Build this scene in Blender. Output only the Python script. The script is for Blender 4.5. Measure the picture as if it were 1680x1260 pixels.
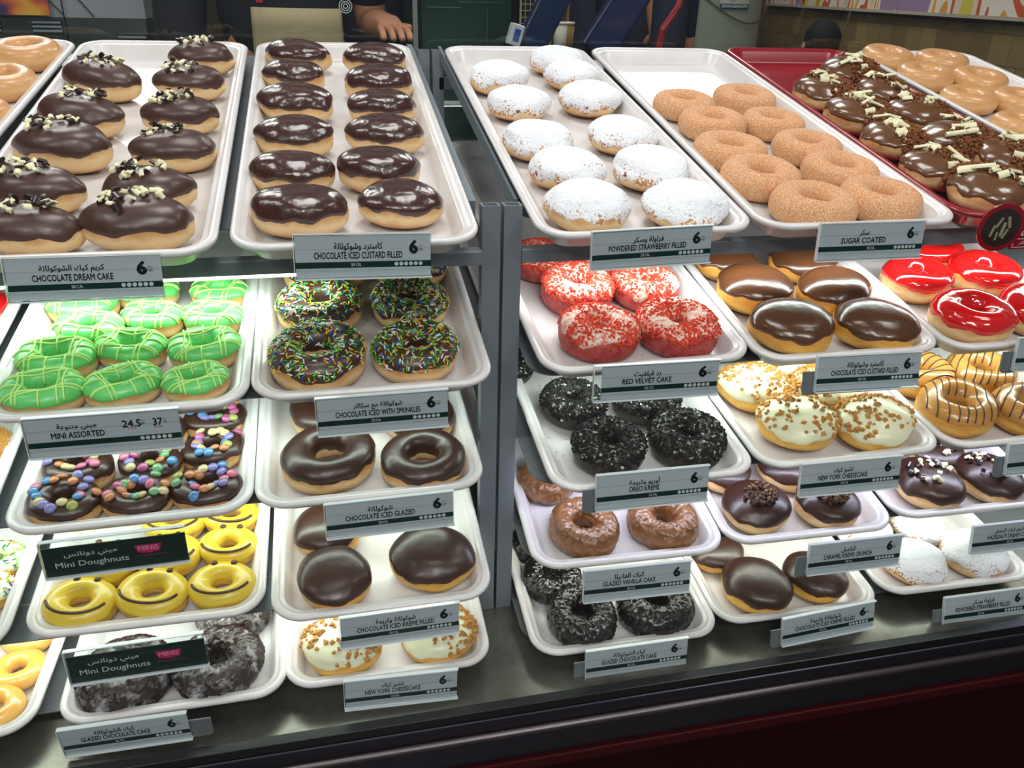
import bpy, bmesh, math, random
from mathutils import Vector, Matrix, noise
R = random.Random(7)
PI = math.pi
scene = bpy.context.scene
for o in list(bpy.data.objects):
    bpy.data.objects.remove(o)
COL = scene.collection

# ---------------------------------------------------------------- camera
cam_data = bpy.data.cameras.new('camera')
cam = bpy.data.objects.new('camera', cam_data)
COL.objects.link(cam)
CR = [(0.975901, -0.216817, 0.024666), (0.205508, 0.875168, -0.438003), (0.07338, 0.432517, 0.898635)]
right, fwd, up = [Vector(r).normalized() for r in CR]
cam.matrix_world = Matrix(((right.x, up.x, -fwd.x, 0), (right.y, up.y, -fwd.y, 0), (right.z, up.z, -fwd.z, 1.2), (0, 0, 0, 1)))
cam_data.sensor_width = 36
cam_data.lens = 28.557
cam_data.clip_start = 0.02
scene.camera = cam

# ---------------------------------------------------------------- world, exposure
world = bpy.data.worlds.new('World')
scene.world = world
world.use_nodes = True
wn = world.node_tree.nodes['Background']
wn.inputs[0].default_value = (0.75, 0.85, 1.0, 1)
wn.inputs[1].default_value = 0.12
scene.view_settings.view_transform = 'Standard'
scene.view_settings.look = 'None'
scene.view_settings.gamma = 1
scene.view_settings.use_curve_mapping = False
scene.view_settings.exposure = 0.0
scene.cycles.max_bounces = 7
scene.cycles.diffuse_bounces = 3
scene.cycles.glossy_bounces = 3
scene.cycles.transparent_max_bounces = 24
scene.cycles.caustics_reflective = False
scene.cycles.caustics_refractive = False
scene.cycles.sample_clamp_indirect = 4
scene.cycles.use_denoising = True

LAMP_POWER = 9.5          # each overhead panel, added fill lamps included
LED = {  # colour and power of the strip that lights each shelf from above, by side
    ('left', 2): ((0.86, 1.0, 0.90), 1.45), ('left', 3): ((0.86, 1.0, 0.92), 1.15),
    ('left', 4): ((0.90, 1.0, 0.88), 1.1), ('left', 5): ((0.95, 1.0, 0.90), 1.1),
    ('right', 2): ((0.95, 0.98, 1.0), 1.35), ('right', 3): ((0.90, 1.0, 0.93), 1.2),
    ('right', 4): ((0.76, 0.74, 1.0), 1.35), ('right', 5): ((1.0, 1.0, 0.88), 0.95),
}

# ---------------------------------------------------------------- helpers
def lin(c):
    return tuple(((v / 255) / 12.92 if v / 255 <= 0.04045 else ((v / 255 + 0.055) / 1.055) ** 2.4) for v in c) + (1,)

MATS = {}
def mat(name, col, rough=0.5, metal=0.0, coat=0.0, coat_rough=0.1, sss=0.0, spec=0.5,
        bump=0.0, bscale=200.0, col2=None, cscale=60.0, cpos=(0.4, 0.6), ramp=None, emit=None, estr=0.0,
        transparent=None, bdist=0.001, crumple=0.0, crscale=30.0, rot=None):
    """principled material; col2 mixes in patches by noise, ramp is a list of (height, colour) along the object"""
    if name in MATS:
        return MATS[name]
    m = bpy.data.materials.new(name)
    m.use_nodes = True
    nt = m.node_tree
    N, L = nt.nodes, nt.links
    b = N['Principled BSDF']
    b.inputs['Base Color'].default_value = lin(col)
    b.inputs['Roughness'].default_value = rough
    b.inputs['Metallic'].default_value = metal
    b.inputs['Specular IOR Level'].default_value = spec
    b.inputs['Coat Weight'].default_value = coat
    b.inputs['Coat Roughness'].default_value = coat_rough
    if sss:
        b.inputs['Subsurface Weight'].default_value = sss
        b.inputs['Subsurface Scale'].default_value = 0.006
        b.inputs['Subsurface Radius'].default_value = (1.0, 0.5, 0.25)
    tc = N.new('ShaderNodeTexCoord')
    out = None
    if ramp:
        sep = N.new('ShaderNodeSeparateXYZ'); L.new(tc.outputs['Generated'], sep.inputs[0])
        nz = N.new('ShaderNodeTexNoise'); nz.inputs['Scale'].default_value = 45; L.new(tc.outputs['Object'], nz.inputs['Vector'])
        nz.inputs['Detail'].default_value = 5
        ma = N.new('ShaderNodeMath'); ma.operation = 'MULTIPLY_ADD'; ma.inputs[1].default_value = 0.40
        L.new(nz.outputs[0], ma.inputs[0])
        sb = N.new('ShaderNodeMath'); sb.operation = 'SUBTRACT'; sb.inputs[1].default_value = 0.20
        L.new(sep.outputs[2], ma.inputs[2]); L.new(ma.outputs[0], sb.inputs[0])
        cr = N.new('ShaderNodeValToRGB'); L.new(sb.outputs[0], cr.inputs[0])
        e = cr.color_ramp.elements
        e[0].position, e[0].color = ramp[0][0], lin(ramp[0][1])
        e[1].position, e[1].color = ramp[-1][0], lin(ramp[-1][1])
        for p, c in ramp[1:-1]:
            n_ = e.new(p); n_.color = lin(c)
        out = cr.outputs[0]
    if col2:
        nz = N.new('ShaderNodeTexNoise'); nz.inputs['Scale'].default_value = cscale; nz.inputs['Detail'].default_value = 6
        nz.inputs['Roughness'].default_value = 0.7
        L.new(tc.outputs['Object'], nz.inputs['Vector'])
        cr = N.new('ShaderNodeValToRGB'); L.new(nz.outputs[0], cr.inputs[0])
        cr.color_ramp.elements[0].position, cr.color_ramp.elements[1].position = cpos
        mx = N.new('ShaderNodeMix'); mx.data_type = 'RGBA'
        L.new(cr.outputs[0], mx.inputs[0])
        if out: L.new(out, mx.inputs[6])
        else: mx.inputs[6].default_value = lin(col)
        mx.inputs[7].default_value = lin(col2)
        out = mx.outputs[2]
    if out:
        L.new(out, b.inputs['Base Color'])
    if bump or crumple:
        last = None
        for s, sc, det in ((crumple, crscale, 2), (bump, bscale, 4)):
            if not s: continue
            nz = N.new('ShaderNodeTexNoise'); nz.inputs['Scale'].default_value = sc; nz.inputs['Detail'].default_value = det
            L.new(tc.outputs['Object'], nz.inputs['Vector'])
            bp = N.new('ShaderNodeBump'); bp.inputs['Strength'].default_value = s; bp.inputs['Distance'].default_value = bdist if sc == bscale else 0.004
            L.new(nz.outputs[0], bp.inputs['Height'])
            if last: L.new(last.outputs[0], bp.inputs['Normal'])
            last = bp
        L.new(last.outputs[0], b.inputs['Normal'])
        if coat: L.new(last.outputs[0], b.inputs['Coat Normal'])
    if emit:
        b.inputs['Emission Color'].default_value = lin(emit)
        b.inputs['Emission Strength'].default_value = estr
    if transparent is not None:
        tr = N.new('ShaderNodeBsdfTransparent'); tr.inputs[0].default_value = transparent
        gl = N.new('ShaderNodeBsdfGlossy'); gl.inputs['Roughness'].default_value = rough; gl.inputs[0].default_value = (1, 1, 1, 1)
        lw = N.new('ShaderNodeLayerWeight'); lw.inputs[0].default_value = 0.5
        pw = N.new('ShaderNodeMath'); pw.operation = 'POWER'; pw.inputs[1].default_value = 5; L.new(lw.outputs['Facing'], pw.inputs[0])
        fr = N.new('ShaderNodeMath'); fr.operation = 'MULTIPLY_ADD'; fr.inputs[1].default_value = 0.9; fr.inputs[2].default_value = 0.022; L.new(pw.outputs[0], fr.inputs[0])
        ms = N.new('ShaderNodeMixShader')
        L.new(fr.outputs[0], ms.inputs[0]); L.new(tr.outputs[0], ms.inputs[1]); L.new(gl.outputs[0], ms.inputs[2])
        L.new(ms.outputs[0], N['Material Output'].inputs['Surface'])
    MATS[name] = m
    return m

class MB:
    """collects vertices and faces, then links them as one mesh object"""
    def __init__(s):
        s.v, s.f, s.mi = [], [], []
    def add(s, vs, fs, mi=0):
        k = len(s.v); s.v += [tuple(v) for v in vs]
        s.f += [tuple(i + k for i in f) for f in fs]; s.mi += [mi] * len(fs)
    def box(s, a, b, mi=0, M=None):
        x0, y0, z0 = a; x1, y1, z1 = b
        vs = [Vector(p) for p in ((x0, y0, z0), (x1, y0, z0), (x1, y1, z0), (x0, y1, z0), (x0, y0, z1), (x1, y0, z1), (x1, y1, z1), (x0, y1, z1))]
        if M: vs = [M @ v for v in vs]
        s.add(vs, [(0, 3, 2, 1), (4, 5, 6, 7), (0, 1, 5, 4), (1, 2, 6, 5), (2, 3, 7, 6), (3, 0, 4, 7)], mi)
    def tube(s, pts, r, n=6, mi=0, caps=True, taper=None):
        pts = [Vector(p) for p in pts]
        rings = []
        for i, p in enumerate(pts):
            t = (pts[min(i + 1, len(pts) - 1)] - pts[max(i - 1, 0)]).normalized()
            a = t.cross(Vector((0, 0, 1)))
            if a.length < 1e-3: a = t.cross(Vector((1, 0, 0)))
            a.normalize(); b = t.cross(a)
            rr = r[i] if isinstance(r, (list, tuple)) else r
            rings.append([p + (a * math.cos(2 * PI * k / n) + b * math.sin(2 * PI * k / n)) * rr for k in range(n)])
        vs = [v for q in rings for v in q]
        fs = [(i * n + k, i * n + (k + 1) % n, (i + 1) * n + (k + 1) % n, (i + 1) * n + k) for i in range(len(pts) - 1) for k in range(n)]
        if caps: fs += [tuple(range(n - 1, -1, -1)), tuple((len(pts) - 1) * n + k for k in range(n))]
        s.add(vs, fs, mi)
    def mesh(s, name, mats, smooth=False):
        me = bpy.data.meshes.new(name)
        me.from_pydata(s.v, [], s.f)
        for m in (mats if isinstance(mats, (list, tuple)) else [mats]): me.materials.append(m)
        if len(me.materials) > 1: me.polygons.foreach_set('material_index', s.mi)
        if smooth: me.polygons.foreach_set('use_smooth', [True] * len(me.polygons))
        me.update()
        return me
    def build(s, name, mats, parent=None, smooth=False):
        return link(name, s.mesh(name, mats, smooth), parent)

def link(name, me, parent=None):
    o = bpy.data.objects.new(name, me); COL.objects.link(o)
    if parent: o.parent = parent
    return o
def recalc(o):
    bm = bmesh.new(); bm.from_mesh(o.data); bmesh.ops.recalc_face_normals(bm, faces=bm.faces); bm.to_mesh(o.data); bm.free()
    return o
def bevel(o, w, seg=2):
    m = o.modifiers.new('bevel', 'BEVEL'); m.width = w; m.segments = seg; m.limit_method = 'ANGLE'
    return o
def tag(o, label, cat, group=None, kind=None):
    o['label'] = label; o['category'] = cat
    if group: o['group'] = group
    if kind: o['kind'] = kind
    return o
def structure(o):
    o['kind'] = 'structure'; return o
def empty(name, M):
    o = bpy.data.objects.new(name, None); COL.objects.link(o); o.empty_display_size = 0.02
    o.matrix_world = M; return o
def nz(p, s=0.0):
    return noise.noise(Vector((p[0] + s * 7.13, p[1] - s * 3.7, p[2] + s * 1.9)))

# ---------------------------------------------------------------- materials
YEAST = [(0.0, (146, 88, 44)), (0.13, (192, 132, 74)), (0.28, (228, 188, 132)), (0.44, (238, 206, 154)), (0.57, (214, 162, 102)), (0.78, (186, 120, 64)), (1.0, (180, 110, 54))]
YELLOWY = [(0.0, (172, 100, 32)), (0.18, (212, 146, 56)), (0.36, (240, 196, 100)), (0.55, (222, 158, 66)), (1.0, (200, 128, 46))]
M_dough = mat('fried_dough', (220, 160, 95), 0.42, sss=0.1, ramp=YEAST, bump=0.5, bscale=300, crumple=0.6, crscale=55, coat=0.15, coat_rough=0.3)
M_dough_y = mat('golden_dough', (226, 168, 90), 0.42, sss=0.1, ramp=YELLOWY, bump=0.45, bscale=300, crumple=0.5, crscale=55, coat=0.2, coat_rough=0.3)
M_glazed = mat('sugar_glazed_dough', (214, 150, 90), 0.38, sss=0.1, ramp=[(0, (176, 108, 52)), (0.3, (212, 154, 92)), (0.5, (232, 186, 128)), (0.75, (214, 160, 104)), (1, (208, 152, 98))], coat=0.45, coat_rough=0.2, crumple=0.3, crscale=28)
M_glazed_y = mat('yellow_glazed_dough', (226, 168, 90), 0.3, sss=0.1, ramp=[(0, (206, 140, 60)), (0.5, (238, 190, 100)), (1, (232, 176, 84))], coat=0.8, coat_rough=0.18, crumple=0.3, crscale=28)
M_sugar = mat('granulated_sugar_dough', (222, 158, 100), 0.75, ramp=[(0, (190, 112, 48)), (0.3, (226, 158, 88)), (0.6, (224, 150, 82)), (1, (214, 138, 72))], col2=(252, 236, 214), cscale=620, cpos=(0.46, 0.68), bump=1.0, bscale=600, bdist=0.002)
M_powder = mat('powdered_sugar', (244, 245, 250), 0.95, spec=0.1, bump=1.0, bscale=300, bdist=0.0025, crumple=0.5, crscale=90)
def thin_powder(m):
    """fine speckles of dough show through, more of them towards the thin lower edge of the dusting"""
    nt = m.node_tree; N, L = nt.nodes, nt.links
    tc = N.new('ShaderNodeTexCoord'); sp = N.new('ShaderNodeSeparateXYZ'); L.new(tc.outputs['Generated'], sp.inputs[0])
    a = N.new('ShaderNodeTexNoise'); a.inputs['Scale'].default_value = 330; a.inputs['Detail'].default_value = 4; L.new(tc.outputs['Object'], a.inputs['Vector'])
    c = N.new('ShaderNodeTexNoise'); c.inputs['Scale'].default_value = 38; c.inputs['Detail'].default_value = 3; L.new(tc.outputs['Object'], c.inputs['Vector'])
    m1 = N.new('ShaderNodeMath'); m1.operation = 'MULTIPLY_ADD'; m1.inputs[1].default_value = 0.45; L.new(sp.outputs[2], m1.inputs[0]); L.new(a.outputs[0], m1.inputs[2])
    m2 = N.new('ShaderNodeMath'); m2.operation = 'MULTIPLY_ADD'; m2.inputs[1].default_value = 0.7; L.new(c.outputs[0], m2.inputs[0]); L.new(m1.outputs[0], m2.inputs[2])
    cr = N.new('ShaderNodeValToRGB'); L.new(m2.outputs[0], cr.inputs[0])
    cr.color_ramp.elements[0].position, cr.color_ramp.elements[0].color = 0.95, lin((204, 146, 92))
    cr.color_ramp.elements[1].position, cr.color_ramp.elements[1].color = 1.17, lin((244, 245, 250))
    e = cr.color_ramp.elements.new(0.97); e.color = lin((226, 210, 200))
    L.new(cr.outputs[0], N['Principled BSDF'].inputs['Base Color'])
thin_powder(M_powder)
M_choc = mat('dark_chocolate_icing', (56, 31, 21), 0.38, coat=0.3, coat_rough=0.26, crumple=0.35, crscale=34, bump=0.12, bscale=160)
M_choc_gloss = mat('glossy_chocolate_icing', (64, 33, 24), 0.26, coat=0.7, coat_rough=0.15, crumple=0.8, crscale=42, bump=0.15, bscale=140)
M_choc_matte = mat('soft_chocolate_icing', (70, 41, 32), 0.38, coat=0.25, coat_rough=0.22, crumple=0.35, crscale=34, bump=0.1, bscale=160)
M_milk = mat('milk_chocolate_icing', (84, 50, 28), 0.25, coat=0.5, coat_rough=0.15, crumple=0.3, crscale=34)
M_caramel = mat('caramel_brown_icing', (104, 66, 36), 0.24, coat=0.7, coat_rough=0.1, crumple=0.4, crscale=34)
M_caramel2 = mat('pale_caramel_icing', (196, 140, 72), 0.26, coat=0.5, coat_rough=0.15, crumple=0.25, crscale=34)
M_biscuit = mat('biscuit_crumb', (146, 84, 36), 0.85, col2=(104, 56, 22), cscale=240, bump=0.8, bscale=500)
M_biscuit2 = mat('golden_biscuit_crumb', (206, 152, 78), 0.8, col2=(170, 112, 50), cscale=240, bump=0.6, bscale=500)
M_white_choc = mat('white_chocolate', (238, 230, 190), 0.45, sss=0.1)
M_dark_chip = mat('dark_chocolate', (40, 22, 18), 0.3, coat=0.3)
M_green = mat('green_icing', (102, 202, 108), 0.36, coat=0.25, coat_rough=0.25, crumple=0.15, crscale=40)
M_lime = mat('lime_drizzle', (192, 236, 132), 0.4)
M_yellow = mat('yellow_icing', (222, 192, 62), 0.34, coat=0.3, coat_rough=0.25, crumple=0.15, crscale=40)
M_white_icing = mat('cream_icing', (232, 230, 196), 0.34, coat=0.3, coat_rough=0.2, crumple=0.2, crscale=40)
M_red_ice = mat('strawberry_icing', (206, 22, 22), 0.12, coat=1.0, coat_rough=0.05, crumple=0.35, crscale=36)
M_velvet = mat('red_velvet_dough', (160, 44, 42), 0.6, col2=(190, 84, 76), cscale=90, bump=0.8, bscale=300, bdist=0.0015, coat=0.15)
M_velvet_icing = mat('red_dusted_icing', (240, 224, 206), 0.6, col2=(222, 74, 48), cscale=150, cpos=(0.44, 0.62), bump=0.6, bscale=300)
M_velvet_crumb = mat('red_velvet_crumb', (214, 52, 28), 0.85, col2=(232, 84, 54), cscale=200, bump=0.6, bscale=500)
M_oreo = mat('black_cocoa_dough', (30, 25, 24), 0.5, col2=(58, 50, 46), cscale=110, bump=1.0, bscale=300, bdist=0.002, coat=0.2)
M_dark_cream = mat('smeared_cookie_cream', (40, 37, 36), 0.8, col2=(200, 198, 188), cscale=170, cpos=(0.54, 0.64))
M_oreo_crumb = mat('black_cookie_crumb', (20, 17, 17), 0.9, bump=0.5, bscale=600)
M_cookie_light = mat('white_cookie_cream', (196, 194, 186), 0.8)
M_choc_cake = mat('glazed_chocolate_cake', (22, 15, 12), 0.3, col2=(110, 100, 94), cscale=85, cpos=(0.66, 0.82), bump=0.7, bscale=150, bdist=0.002, coat=0.7, coat_rough=0.1)
M_choc_cake_w = mat('sugary_chocolate_cake', (44, 28, 22), 0.42, col2=(196, 194, 198), cscale=46, cpos=(0.52, 0.72), bump=1.0, bscale=150, bdist=0.003, coat=0.3, coat_rough=0.2)
M_vanilla = mat('glazed_vanilla_cake', (166, 100, 48), 0.25, ramp=[(0, (112, 70, 36)), (0.5, (150, 102, 60)), (0.8, (124, 80, 46)), (1, (140, 96, 62))], col2=(198, 150, 112), cscale=50, cpos=(0.55, 0.85), bump=1.0, bscale=130, bdist=0.002, coat=0.4, coat_rough=0.2)
M_peanut = mat('peanut_crumb', (168, 112, 44), 0.8, col2=(206, 156, 80), cscale=200, bump=0.5, bscale=500)
M_drizzle = mat('chocolate_line', (74, 44, 28), 0.35)
SPR = [mat('sprinkle_' + n, c, 0.3, coat=0.3) for n, c in (('green', (20, 140, 50)), ('white', (232, 232, 226)), ('yellow', (232, 196, 24)), ('blue', (18, 84, 190)), ('lime', (128, 196, 70)), ('orange', (226, 140, 40)))]
CANDY = [mat('candy_' + n, c, 0.3, coat=0.3) for n, c in (('pink', (200, 112, 138)), ('blue', (84, 136, 186)), ('green', (116, 164, 120)), ('lilac', (130, 124, 184)), ('cream', (200, 184, 138)), ('orange', (190, 128, 84)), ('olive', (156, 164, 84)), ('magenta', (172, 86, 132)))]
M_tray = mat('white_tray_plastic', (226, 222, 222), 0.3, coat=0.25, coat_rough=0.15, sss=0.0, col2=(216, 210, 208), cscale=9)
M_tray_red = mat('burgundy_tray_plastic', (142, 14, 30), 0.25, coat=0.3, coat_rough=0.15)
M_steel_grey = mat('grey_painted_steel', (120, 127, 134), 0.42, metal=0.1, bump=0.05, bscale=600)
M_panel = mat('grey_shelf_sheet', (118, 124, 128), 0.35, metal=0.3)
M_steel = mat('stainless_steel', (138, 136, 126), 0.34, metal=0.85, col2=(104, 102, 94), cscale=7, bump=0.08, bscale=40)
M_trim = mat('brushed_trim', (66, 62, 72), 0.38, metal=0.9)
M_black = mat('black_rubber', (8, 12, 12), 0.35)
M_burg = mat('burgundy_panel', (30, 1, 3), 0.5, spec=0.12, col2=(26, 1, 3), cscale=20)
M_burg_edge = mat('burgundy_edging', (48, 3, 7), 0.5, spec=0.2)
M_glass = mat('clear_glass', (255, 255, 255), 0.0, transparent=(0.965, 0.98, 0.975, 1))
M_acrylic = mat('clear_acrylic', (255, 255, 255), 0.06, transparent=(0.93, 0.95, 0.95, 1))
M_edge = mat('highlight_acrylic_edge', (222, 230, 232), 0.25, coat=0.5)  # pale colour paints in the highlight lines along the clear acrylic edges
M_card = mat('white_card', (198, 201, 207), 0.6, spec=0.2)
M_card_green = mat('dark_green_print', (6, 46, 38), 0.7, spec=0.1)
M_card_dark = mat('dark_green_card', (6, 38, 36), 0.4)
M_ink = mat('dark_ink', (8, 22, 22), 0.7, spec=0.1)
M_inkw = mat('white_ink', (214, 222, 218), 0.5)
M_inkp = mat('pink_ink', (206, 30, 96), 0.5)
M_inkv = mat('light_pink_ink', (238, 160, 196), 0.5)
M_inkr = mat('rose_ink', (170, 60, 90), 0.5)
M_led = mat('led_tube_glow', (255, 255, 255), 0.4, emit=(235, 255, 240), estr=5.0)
M_led_house = mat('lamp_housing', (180, 184, 186), 0.4, metal=0.3)

# ---------------------------------------------------------------- doughnut shapes
class Ring:
    def __init__(s, d, h, sy, seed, fat=0.175, bumpy=0.0, bfreq=90.0, wob=0.05):
        s.d, s.h, s.sy, s.seed, s.fat, s.bumpy, s.bfreq, s.wob = d, h, sy, seed, fat, bumpy, bfreq, wob
        s.r = d * fat; s.Rm = d * 0.5 - s.r; s.ring = True
    def base(s, th, ph):
        c, q = math.cos(ph), math.sin(ph)
        n = nz((math.cos(th) * 1.3, math.sin(th) * 1.3, 0), s.seed) * s.wob * 2
        n2 = nz((math.cos(th) * 1.1, math.sin(th) * 1.1, 5), s.seed) * s.wob * 1.2
        r = s.r * (1 + n) * (1.06 if c > 0 else 0.94 + 0 * c)
        z = s.h / 2 * (1 + math.copysign(abs(q) ** 0.86, q) * (1 + n2))
        rho = s.Rm + r * math.copysign(abs(c) ** 0.9, c)
        return Vector((rho * math.cos(th), rho * math.sin(th) * s.sy, max(z, s.h * 0.03)))
    def nrm(s, th, ph):
        c, q = math.cos(ph), math.sin(ph)
        return Vector((c * math.cos(th), c * math.sin(th), q)).normalized()
    def pt(s, th, ph, off=0.0):
        p = s.base(th, ph); n = s.nrm(th, ph)
        if s.bumpy:
            b = nz(p * s.bfreq, s.seed) * 0.6 + nz(p * s.bfreq * 2.3, s.seed + 3) * 0.4
            off += s.bumpy * (abs(b) * -1.6 + 0.35)
        return p + n * off
    def top(s, x, y):
        y2 = y / s.sy; rho = math.hypot(x, y2); th = math.atan2(y2, x)
        c = (rho - s.Rm) / s.r
        return (th, math.acos(max(-1, min(1, c)))) if abs(c) < 0.97 else None
    def mesh(s, nt=72, npn=26):
        m = MB(); vs = [s.pt(2 * PI * i / nt, 2 * PI * j / npn) for i in range(nt) for j in range(npn)]
        fs = [(i * npn + j, ((i + 1) % nt) * npn + j, ((i + 1) % nt) * npn + (j + 1) % npn, i * npn + (j + 1) % npn) for i in range(nt) for j in range(npn)]
        m.add(vs, fs); return m
    def icing(s, lo, hi, T, nt=80, n=20, drip=0.16, off=0.0):
        m = MB(); vs = []
        for i in range(nt):
            th = 2 * PI * i / nt
            w = nz((math.cos(th) * 2.2, math.sin(th) * 2.2, 9), s.seed) * drip * 2.2 + nz((math.cos(th) * 7, math.sin(th) * 7, 9), s.seed) * drip * 0.5
            a, b = lo + w, hi + w * 0.5
            for j in range(n):
                t = j / (n - 1); e = min(t, 1 - t)
                o = -0.0008 + (T + 0.0008) * min(1, (e / 0.09)) ** 0.5 + off
                vs.append(s.pt(th, a + (b - a) * t, o))
        fs = [(i * n + j, ((i + 1) % nt) * n + j, ((i + 1) % nt) * n + j + 1, i * n + j + 1) for i in range(nt) for j in range(n - 1)]
        m.add(vs, fs); return m

class Shell:
    def __init__(s, d, h, sy, seed, bumpy=0.0, wob=0.05, **k):
        s.d, s.h, s.sy, s.seed, s.wob = d, h, sy, seed, wob; s.ring = False
    def base(s, th, ph):
        c, q = math.cos(ph), math.sin(ph)
        n = nz((math.cos(th) * c * 1.2, math.sin(th) * c * 1.2, q), s.seed) * s.wob * 2.4
        rho = s.d / 2 * max(c, 0) ** 0.70 * (1 + n)
        z = s.h / 2 * (1 + math.copysign(abs(q) ** 1.0, q) * (1 + n * 0.5))
        if q < 0: z = s.h / 2 * (1 - abs(q) ** 0.8)
        return Vector((rho * math.cos(th), rho * math.sin(th) * s.sy, z))
    def nrm(s, th, ph):
        c, q = math.cos(ph), math.sin(ph)
        return Vector((c * math.cos(th) * s.h, c * math.sin(th) * s.h, q * s.d)).normalized()
    def pt(s, th, ph, off=0.0):
        return s.base(th, ph) + s.nrm(th, ph) * off
    def mesh(s, nt=64, npn=26):
        m = MB(); vs = []
        for j in range(npn):
            ph = -PI / 2 + PI * j / (npn - 1)
            vs += [s.pt(2 * PI * i / nt, ph) for i in range(nt)]
        fs = [(j * nt + i, j * nt + (i + 1) % nt, (j + 1) * nt + (i + 1) % nt, (j + 1) * nt + i) for j in range(npn - 1) for i in range(nt)]
        m.add(vs, fs); return m
    def icing(s, lo, hi, T, nt=72, n=18, drip=0.12, off=0.0):
        m = MB(); vs = []
        for j in range(n):
            t = j / (n - 1)
            for i in range(nt):
                th = 2 * PI * i / nt
                w = nz((math.cos(th) * 2.2, math.sin(th) * 2.2, 9), s.seed) * drip * 2.2 + nz((math.cos(th) * 7, math.sin(th) * 7, 9), s.seed) * drip * 0.5
                a = lo + w
                o = -0.0008 + (T + 0.0008) * min(1, t / 0.09) ** 0.5 + off
                vs.append(s.pt(th, a + (PI / 2 - a) * t, o))
        fs = [(j * nt + i, j * nt + (i + 1) % nt, (j + 1) * nt + (i + 1) % nt, (j + 1) * nt + i) for j in range(n - 1) for i in range(nt)]
        m.add(vs, fs); return m

def rand_rot(rng):
    return Matrix.Rotation(rng.uniform(0, 6.28), 3, 'X') @ Matrix.Rotation(rng.uniform(0, 6.28), 3, 'Z') @ Matrix.Rotation(rng.uniform(0, 6.28), 3, 'Y')
def chunk(mb, p, s, rng, mi=0, flat=1.0):
    """one crumb: a jittered octahedron-like lump"""
    q = rand_rot(rng)
    vs = []
    for d in ((1, 0, 0), (-1, 0, 0), (0, 1, 0), (0, -1, 0), (0, 0, 1), (0, 0, -1), (.7, .7, .5), (-.7, .6, -.5)):
        vs.append(Vector(p) + q @ (Vector(d) * s * rng.uniform(0.6, 1.15)))
    a = 4; b = 5
    mb.add(vs[:6], [(0, 2, 4), (2, 1, 4), (1, 3, 4), (3, 0, 4), (2, 0, 5), (1, 2, 5), (3, 1, 5), (0, 3, 5)], mi)
def scatter(sh, n, rng, lo, hi, pred=None, off=0.001, toph=False):
    """points on the top of a doughnut: (point, normal)"""
    out = []; k = 0
    while len(out) < n and k < n * 30:
        k += 1
        th = rng.uniform(0, 2 * PI)
        if sh.ring:
            ph = rng.uniform(lo, hi)
            if rng.random() > (sh.Rm + sh.r * math.cos(ph)) / (sh.Rm + sh.r): continue
        else:
            q = rng.random() ** 0.5
            ph = PI / 2 - q * (PI / 2 - lo)
        p = sh.pt(th, ph, off)
        if pred and not pred(p): continue
        out.append((p, sh.nrm(th, ph)))
    return out

def chip_mesh(kind, k):
    rng = random.Random(k * 5 + (1 if kind == 'white' else 2)); m = MB()
    # a short curled shaving: a bent strip with thickness
    L_, W_, c = rng.uniform(0.0075, 0.0115), rng.uniform(0.005, 0.0075), rng.uniform(1.8, 3.2)
    n = 7; rr = L_ / c
    inn, outr = [], []
    for i in range(n):
        a = c * (i / (n - 1) - 0.5)
        for y in (-W_ / 2, W_ / 2):
            inn.append((math.sin(a) * rr * .42, y, rr * .42 * math.cos(a)))
            outr.append((math.sin(a) * rr, y, rr * math.cos(a)))
    vs = inn + outr; K = 2 * n; fs = []
    for i in range(n - 1):
        a = 2 * i
        fs += [(a, a + 2, a + 3, a + 1), (K + a, K + a + 1, K + a + 3, K + a + 2), (a, K + a, K + a + 2, a + 2), (a + 1, a + 3, K + a + 3, K + a + 1)]
    fs += [(0, 1, K + 1, K), (2 * n - 2, K + 2 * n - 2, K + 2 * n - 1, 2 * n - 1)]
    m.add(vs, fs)
    return m.mesh(kind + '_chocolate_chip', M_white_choc if kind == 'white' else M_dark_chip)
CHIPS = {k: [chip_mesh(k, i) for i in range(5)] for k in ('white', 'dark')}
def candy_mesh(m):
    bm = bmesh.new(); bmesh.ops.create_uvsphere(bm, u_segments=14, v_segments=8, radius=1)
    for v in bm.verts: v.co = Vector((v.co.x * 0.0059, v.co.y * 0.0059, v.co.z * 0.0034))
    me = bpy.data.meshes.new('candy'); bm.to_mesh(me); bm.free(); me.materials.append(m)
    me.polygons.foreach_set('use_smooth', [True] * len(me.polygons)); return me
CANDIES = [candy_mesh(m) for m in CANDY]
def basis(n, spin):
    z = n.normalized(); x = z.cross(Vector((0, 1, 0.1))).normalized(); y = z.cross(x)
    return Matrix((x, y, z)).transposed() @ Matrix.Rotation(spin, 3, 'Z')
def curl_mesh(k):
    """a rolled white chocolate curl or a flat shaving"""
    rng = random.Random(k); m = MB(); roll = k % 2 == 0
    L_ = rng.uniform(0.034, 0.042) if k == 0 else rng.uniform(0.014, 0.024)
    n = 12 if roll else 6; vs = []; r0 = (0.0042 if k == 0 else 0.0028) if roll else 0.008
    tot = 5.6 if roll else 1.3
    for i in range(n):
        a = tot * i / (n - 1); r = r0 * (1 - 0.25 * i / n)
        for x in (-L_ / 2, L_ / 2):
            vs.append((x, r * math.cos(a), r * math.sin(a) - (0 if roll else r0 * 0.75)))
    vs2 = [(x, y * 0.82, z * 0.82) for x, y, z in vs]
    K = len(vs); fs = []
    for i in range(n - 1):
        a = 2 * i
        fs += [(a, a + 1, a + 3, a + 2), (K + a, K + a + 2, K + a + 3, K + a + 1), (a, a + 2, K + a + 2, K + a), (a + 1, K + a + 1, K + a + 3, a + 3)]
    m.add(vs + vs2, fs)
    return m.mesh('white_chocolate_curl', M_white_choc)
CURLS = [curl_mesh(k) for k in range(6)]

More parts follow.
